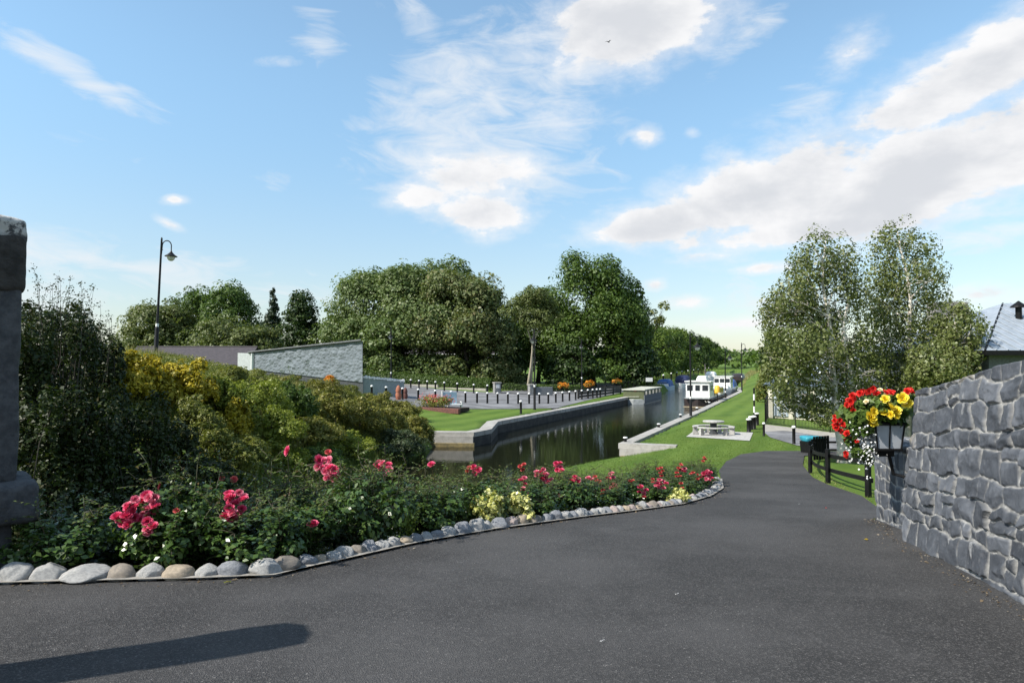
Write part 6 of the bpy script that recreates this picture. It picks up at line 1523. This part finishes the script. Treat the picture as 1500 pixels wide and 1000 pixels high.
def rose_bush(x, y, sc, hz, label, k):
    t = thing('rose_bush', label, 'rose bush', (x, y, gz(x, y)+.03), random.uniform(0, 6.3), 'rose bushes in the cobble-edged bed'); t.scale = (sc, sc, hz)
    f, nf, st = RP[k % 5]; link('foliage', f, t); link('young_leaves', nf, t); link('stem', st, t); BUSH.append(t); return t
NR = 17; k = 0
for row, off in enumerate((.62, 1.30, 1.95)):
    for j in range(NR):
        f = (j+.5+.25*(row % 2))/NR; s = .1+(ES[-1]-.9)*f; o_ = off*(1.0 if f < .72 else max(.42, 1-(f-.72)*2.0))
        if row == 2 and f > .78: continue
        p, d, n_ = edge_at(s); q = p+n_*(o_+random.uniform(-.08, .08))+d*random.uniform(-.1, .1)
        hz = float(np.interp(f, [0, .3, .45, .6, .8, 1], [1.02, 1.02, .80, .62, .58, .60]))*(1.0 if row else .86)*random.uniform(.80, 1.20); sc = float(np.interp(f, [0, .6, 1], [.95, .85, .66]))
        if row == 0 and abs(f-.60) < .035: continue
        lab = '%s rose bush, %s along the %s row of the bed from the gate pillar' % ('pink' if row < 2 else 'tall', ordn(j), ('front', 'middle', 'back')[row])
        rose_bush(q.x, q.y, sc, hz, lab, k); k += 1
CL = [(184, 755, 34, 0), (214, 745, 46, 0), (216, 772, 26, 0), (345, 736, 40, 0), (338, 752, 24, 0), (458, 768, 13, 0), (476, 680, 24, 0), (488, 693, 26, 0), (481, 662, 10, 1), (421, 660, 9, 0), (562, 684, 24, 0), (632, 680, 9, 0), (683, 686, 12, 1), (697, 687, 14, 0),
      (766, 684, 12, 1), (768, 704, 12, 0), (768, 716, 13, 0), (792, 694, 18, 0), (803, 701, 14, 0), (817, 681, 13, 0), (820, 690, 10, 0), (842, 706, 20, 0), (864, 699, 10, 0), (875, 701, 11, 1), (893, 696, 13, 0), (886, 722, 13, 1), (899, 720, 17, 0), (896, 713, 12, 0), (820, 726, 8, 1),
      (924, 705, 9, 1), (940, 717, 15, 0), (955, 703, 9, 1), (968, 709, 18, 0), (966, 688, 12, 1), (968, 695, 8, 1), (996, 684, 12, 1), (1000, 688, 8, 0), (993, 694, 10, 1), (1013, 694, 9, 1), (1023, 698, 9, 1), (1037, 696, 16, 0), (1031, 672, 9, 1), (998, 711, 9, 1), (943, 727, 7, 1), (325, 700, 12, 1), (343, 702, 9, 1), (258, 748, 12, 1), (234, 712, 9, 1)]
STEMS = {}
def bed_depth(px):
    e = [(pxx, path_at(pxx, pyy)[1]) for pxx, pyy in STONE_PX[:-1]]; return float(np.interp(px, [a for a, b in e], [b for a, b in e]))
bpy.context.view_layer.update()
def blooms():
    for (px, py, sz, old) in CL:
        base = bed_depth(px); off = float(np.interp(py, [660, 700, 745, 790], [1.55, 1.15, .45, .2]))*(1.0 if px < 900 else .7); d = base+off
        c = P(px, py, d); rad = sz/2000*d; nb = max(1, min(14, int(1.5*(rad/.042)**2+.5)))
        bush = min(BUSH, key=lambda b: (b.location.xy-c.xy).length); inv = Matrix.LocRotScale(bush.location, bush.rotation_euler, bush.scale).inverted()
        pts = []
        for q in range(nb):
            for _ in range(30):
                a = random.uniform(0, 6.3); r = rad*math.sqrt(random.random())*(.85 if nb > 1 else 0); v = Vector((r*math.cos(a), random.uniform(-.5, .5)*rad, r*math.sin(a)))
                if all((v-w).length > .050 for w in pts): break
            pts.append(v)
            o = link('faded_bloom' if old else 'rose_bloom', random.choice(OLDM if old else ROSEM), bush)
            o.location = inv@(c+v); o.rotation_euler = (R(random.uniform(15, 75)), 0, random.uniform(-.9, .9)-bush.rotation_euler.z); s_ = random.uniform(.85, 1.15)
            o.scale = (s_/bush.scale.x, s_/bush.scale.y, s_/bush.scale.z)
        m = MB(); g0 = inv@Vector((c.x+random.uniform(-.06, .06), c.y+.08, max(bush.location.z+.2, c.z-.5))); g1 = inv@Vector(c); m.tube([g0, g0.lerp(g1, .6)+Vector((.01, 0, .02)), g1], [.006, .005, .004], 5)
        m.build('flower_stalk', M['stem'], bush, True)
blooms()
def euonymus(label, px, py, wpx, hpx, n, sc=.045):
    d = bed_depth(px)+.42; x = P(px, 500, d).x; t = thing('variegated_shrub', label, 'shrub', (x, d, gz(x, d)+.03), 0, 'variegated shrubs'); k = d/1000
    L = [(random.uniform(-.35, .35)*wpx*k, random.uniform(-.1, .15), hpx*k*random.uniform(.25, .8), wpx*k*.24, .16, hpx*k*.22) for _ in range(9)]
    link('foliage', crown_mesh('foliage', L, n, sc, LM['euonymus'], .6, sub=12, subr=.45, low=-.8), t)
    m = MB()
    for l in L: m.tube(limb((0, 0, -.05), l[:3], .1, 5), [.010, .008, .007, .005, .004, .003], 5)
    link('stem', m.mesh('stem', M['stem'], True), t)
euonymus('yellow and cream variegated shrub in the middle of the rose bed', 722, 735, 62, 58, 1900)
euonymus('smaller cream variegated shrub just right of the larger yellow one', 763, 742, 34, 44, 900)
euonymus('pale yellow variegated shrub near the far end of the bed', 988, 726, 42, 22, 800, .04)
d = bed_depth(603)+.35; x = P(603, 500, d).x; t = thing('herb_plant', 'small bright green spiky herb by the cobbles in the bed', 'plant', (x, d, gz(x, d)+.04)); k = d/1000
cs = []; ns = []
for q in range(7):
    a = random.uniform(0, 6.3); e = Vector((.10*math.cos(a), .06*math.sin(a), random.uniform(.25, .40)))
    for i in range(8):
        for w_ in range(4): cs.append(np.array(e*(i+1)/8)+np.random.default_rng(q*40+i*5+w_).normal(0, .022, 3)); ns.append((0, 0, 1))
link('foliage', leaf_mesh('foliage', np.array(cs), np.array(ns)+rng.normal(0, .4, (len(ns), 3)), np.full(len(cs), .045), LM['lime'], .4), t)
# green reeds by the water behind the roses
p = P(803, 690, 15.5); b_ = np.stack([rng.normal(p.x, .35, 90), rng.normal(p.y, .3, 90), np.zeros(90)], 1); b_[:, 2] = hgt(b_[:, 0], b_[:, 1])
hz = rng.uniform(.5, 1.0, 90)*(P(800, 668, 15.5).z-gz(p.x, p.y))*1.05
tag(link('reed_clump', blade_mesh('reed_clump', b_, hz, rng.uniform(.02, .035, 90), rng.normal(0, .10, (90, 2)), LM['reed'])), 'clump of upright green reeds behind the pink roses', 'reeds')

# ------------------------------------------------------------------ grass
def scatter_poly(poly, n):
    poly = np.array(poly); lo, hi = poly.min(0), poly.max(0); x = rng.uniform(lo[0], hi[0], n); y = rng.uniform(lo[1], hi[1], n); k = inside(poly, x, y); return x[k], y[k]
def turf(name, poly, n, h_, w, keepout=(), leaf='turf'):
    x, y = scatter_poly(poly, n); k = sdist(CANAL, x, y) > .7
    for p in [PATH]+list(keepout): k &= ~inside(p, x, y)
    x, y = x[k], y[k]; b = np.stack([x, y, hgt(x, y)-.01], 1); m = len(x)
    tn = np.clip(fbm(x*.8, y*.8, 3, 3)*.7+.28*(.5+.5*np.sin(3.3*(x*.914-y*.406)))+rng.normal(0, .15, m), 0, 1)
    tag(link(name, blade_mesh(name, b, rng.uniform(.5, 1.2, m)*h_, rng.uniform(.6, 1.3, m)*w, rng.normal(0, h_*.5, (m, 2)), LM[leaf], tn, 2)), kind='stuff')
PAD = [tuple(ground(*p)[:2]) for p in [(1005, 640), (1017, 631), (1103, 634), (1098, 646)]]
turf('lawn_grass', [(-3, 13), (3.5, 13.5), (6, 20), (10.5, 31), (18, 31.5), (22, 44), (14, 50), (7, 38), (2, 30), (-2, 22)], 230000, .06, .015, (PAD, DRIVE))
turf('fence_patch_grass', [tuple(q) for q in RIGHT_EDGE]+[(18, 28), (16, 20), (9, 11), (5.2, 9.4)], 60000, .06, .012, (), 'grass')
turf('verge_grass', [(QR[2][0]+.4, QR[2][1]+6), (QR[2][0]+2.6, QR[2][1]+6), (60, 172), (110, 302), (104, 302), (56.6, 170)], 26000, .9, .05, (), 'tangrass')
turf('far_bank_grass', [(qx(112, -.3), 112), (qx(112, -7), 112), (qx(170, -7), 170), (qx(300, -6), 300), (qx(300, -.3), 300), (qx(170, -.3), 170)], 26000, .6, .07, (), 'grass')
def edge_litter():
    c = []
    for k in range(1500):
        if k < 900: p, d_, n_ = edge_at(random.uniform(0, ES[-1])); q = p-n_*abs(random.gauss(0, .10))
        else:
            f = random.random(); i = int(f*4.999); W = [(3.25, 3.0), (3.62, 4.85), (3.86, 5.9), (4.20, 7.42), (4.62, 8.3), (4.78, 9.0)]; a_, b_ = Vector(W[i]), Vector(W[i+1]); q = a_.lerp(b_, random.random())+Vector((-.06-abs(random.gauss(0, .09)), 0))
        c.append((q.x, q.y, float(zp(q.y))+.036))
    c = np.array(c); tag(link('edge_litter', leaf_mesh('edge_litter', c, rng.normal(0, .3, c.shape)+[0, 0, 1], rng.uniform(.006, .022, len(c))*np.where(rng.random(len(c)) < .05, 2.0, 1), LM['litter'], .7)), kind='stuff')
LM['litter'] = leafmat('leaf_litter', [(.03, .022, .014), (.09, .06, .03), (.16, .13, .09), (.22, .20, .17)], trans=0)
edge_litter()
# fallen petals and leaves on the path
for i, (px, py, lf, lb) in enumerate(((1209, 748, 'petalred', 'red fallen petal on the asphalt near the curved fence'), (1268, 796, 'petalyellow', 'yellow fallen petal on the asphalt by the wall foot'), (1170, 742, 'petalwhite', 'white scrap lying on the asphalt left of the red petal'),
      (880, 951, 'petalwhite', 'pale scrap on the asphalt at bottom centre'), (330, 861, 'brown', 'dry brown leaf on the asphalt before the cobbles'), (1280, 765, 'brown', 'dry tan leaf at the foot of the wall end'), (990, 879, 'petalwhite', 'tiny white scrap on the open asphalt'))):
    a = path_at(px, py); n = 3
    tag(link('fallen_petal' if 'petal' in lf else 'fallen_leaf', leaf_mesh('fallen_petal', np.array([[a[0]+.012*j, a[1]+.01*j, float(zp(a[1]))+.045] for j in range(n)]), np.array([[.2*j, .1, 1] for j in range(n)], float), np.full(n, .04 if lf != 'petalwhite' else .016), LM[lf], .8)), lb, 'petal' if 'petal' in lf else 'leaf')
# bird high over the canal
c = P(891, 62, 70); m = MB(); m.tube([(-.16, 0, 0), (-.06, 0, .01), (.06, 0, .02), (.15, 0, .03), (.19, 0, .03)], [.012, .04, .05, .03, .006], 7)
for s_ in (-1, 1): m.slab([(-.03, s_*.03, .02), (.08, s_*.03, .03), (.07, s_*.24, .16), (-.02, s_*.22, .15)], .01); m.slab([(-.02, s_*.22, .15), (.07, s_*.24, .16), (-.02, s_*.50, .10), (-.05, s_*.46, .10)], .008)
b = m.build('bird', M['bird'], loc=c); b.rotation_euler = (.2, .1, .6); tag(b, 'small dark bird flying high among the clouds', 'bird')
# two unseen evergreens, added left of the view to shade the bank
for i, (x, y, h_, r) in enumerate(((-20.5, 12.5, 8.5, 3.4), (-15.5, 8.2, 6.5, 2.8))):
    t = thing('evergreen_tree', ('tall' if i == 0 else 'shorter')+' evergreen outside the left edge shading the bank shrubs', 'tree', (x, y, gz(x, y)))
    L = dome(h_, r, .05, 8, 90+i); link('trunk', trunk_mesh('trunk', h_*.8, .2, L, M['bark']), t); link('crown', crown_mesh('crown', L, 9000, .30, LM['dark'], .7, sub=26, subr=.4), t)
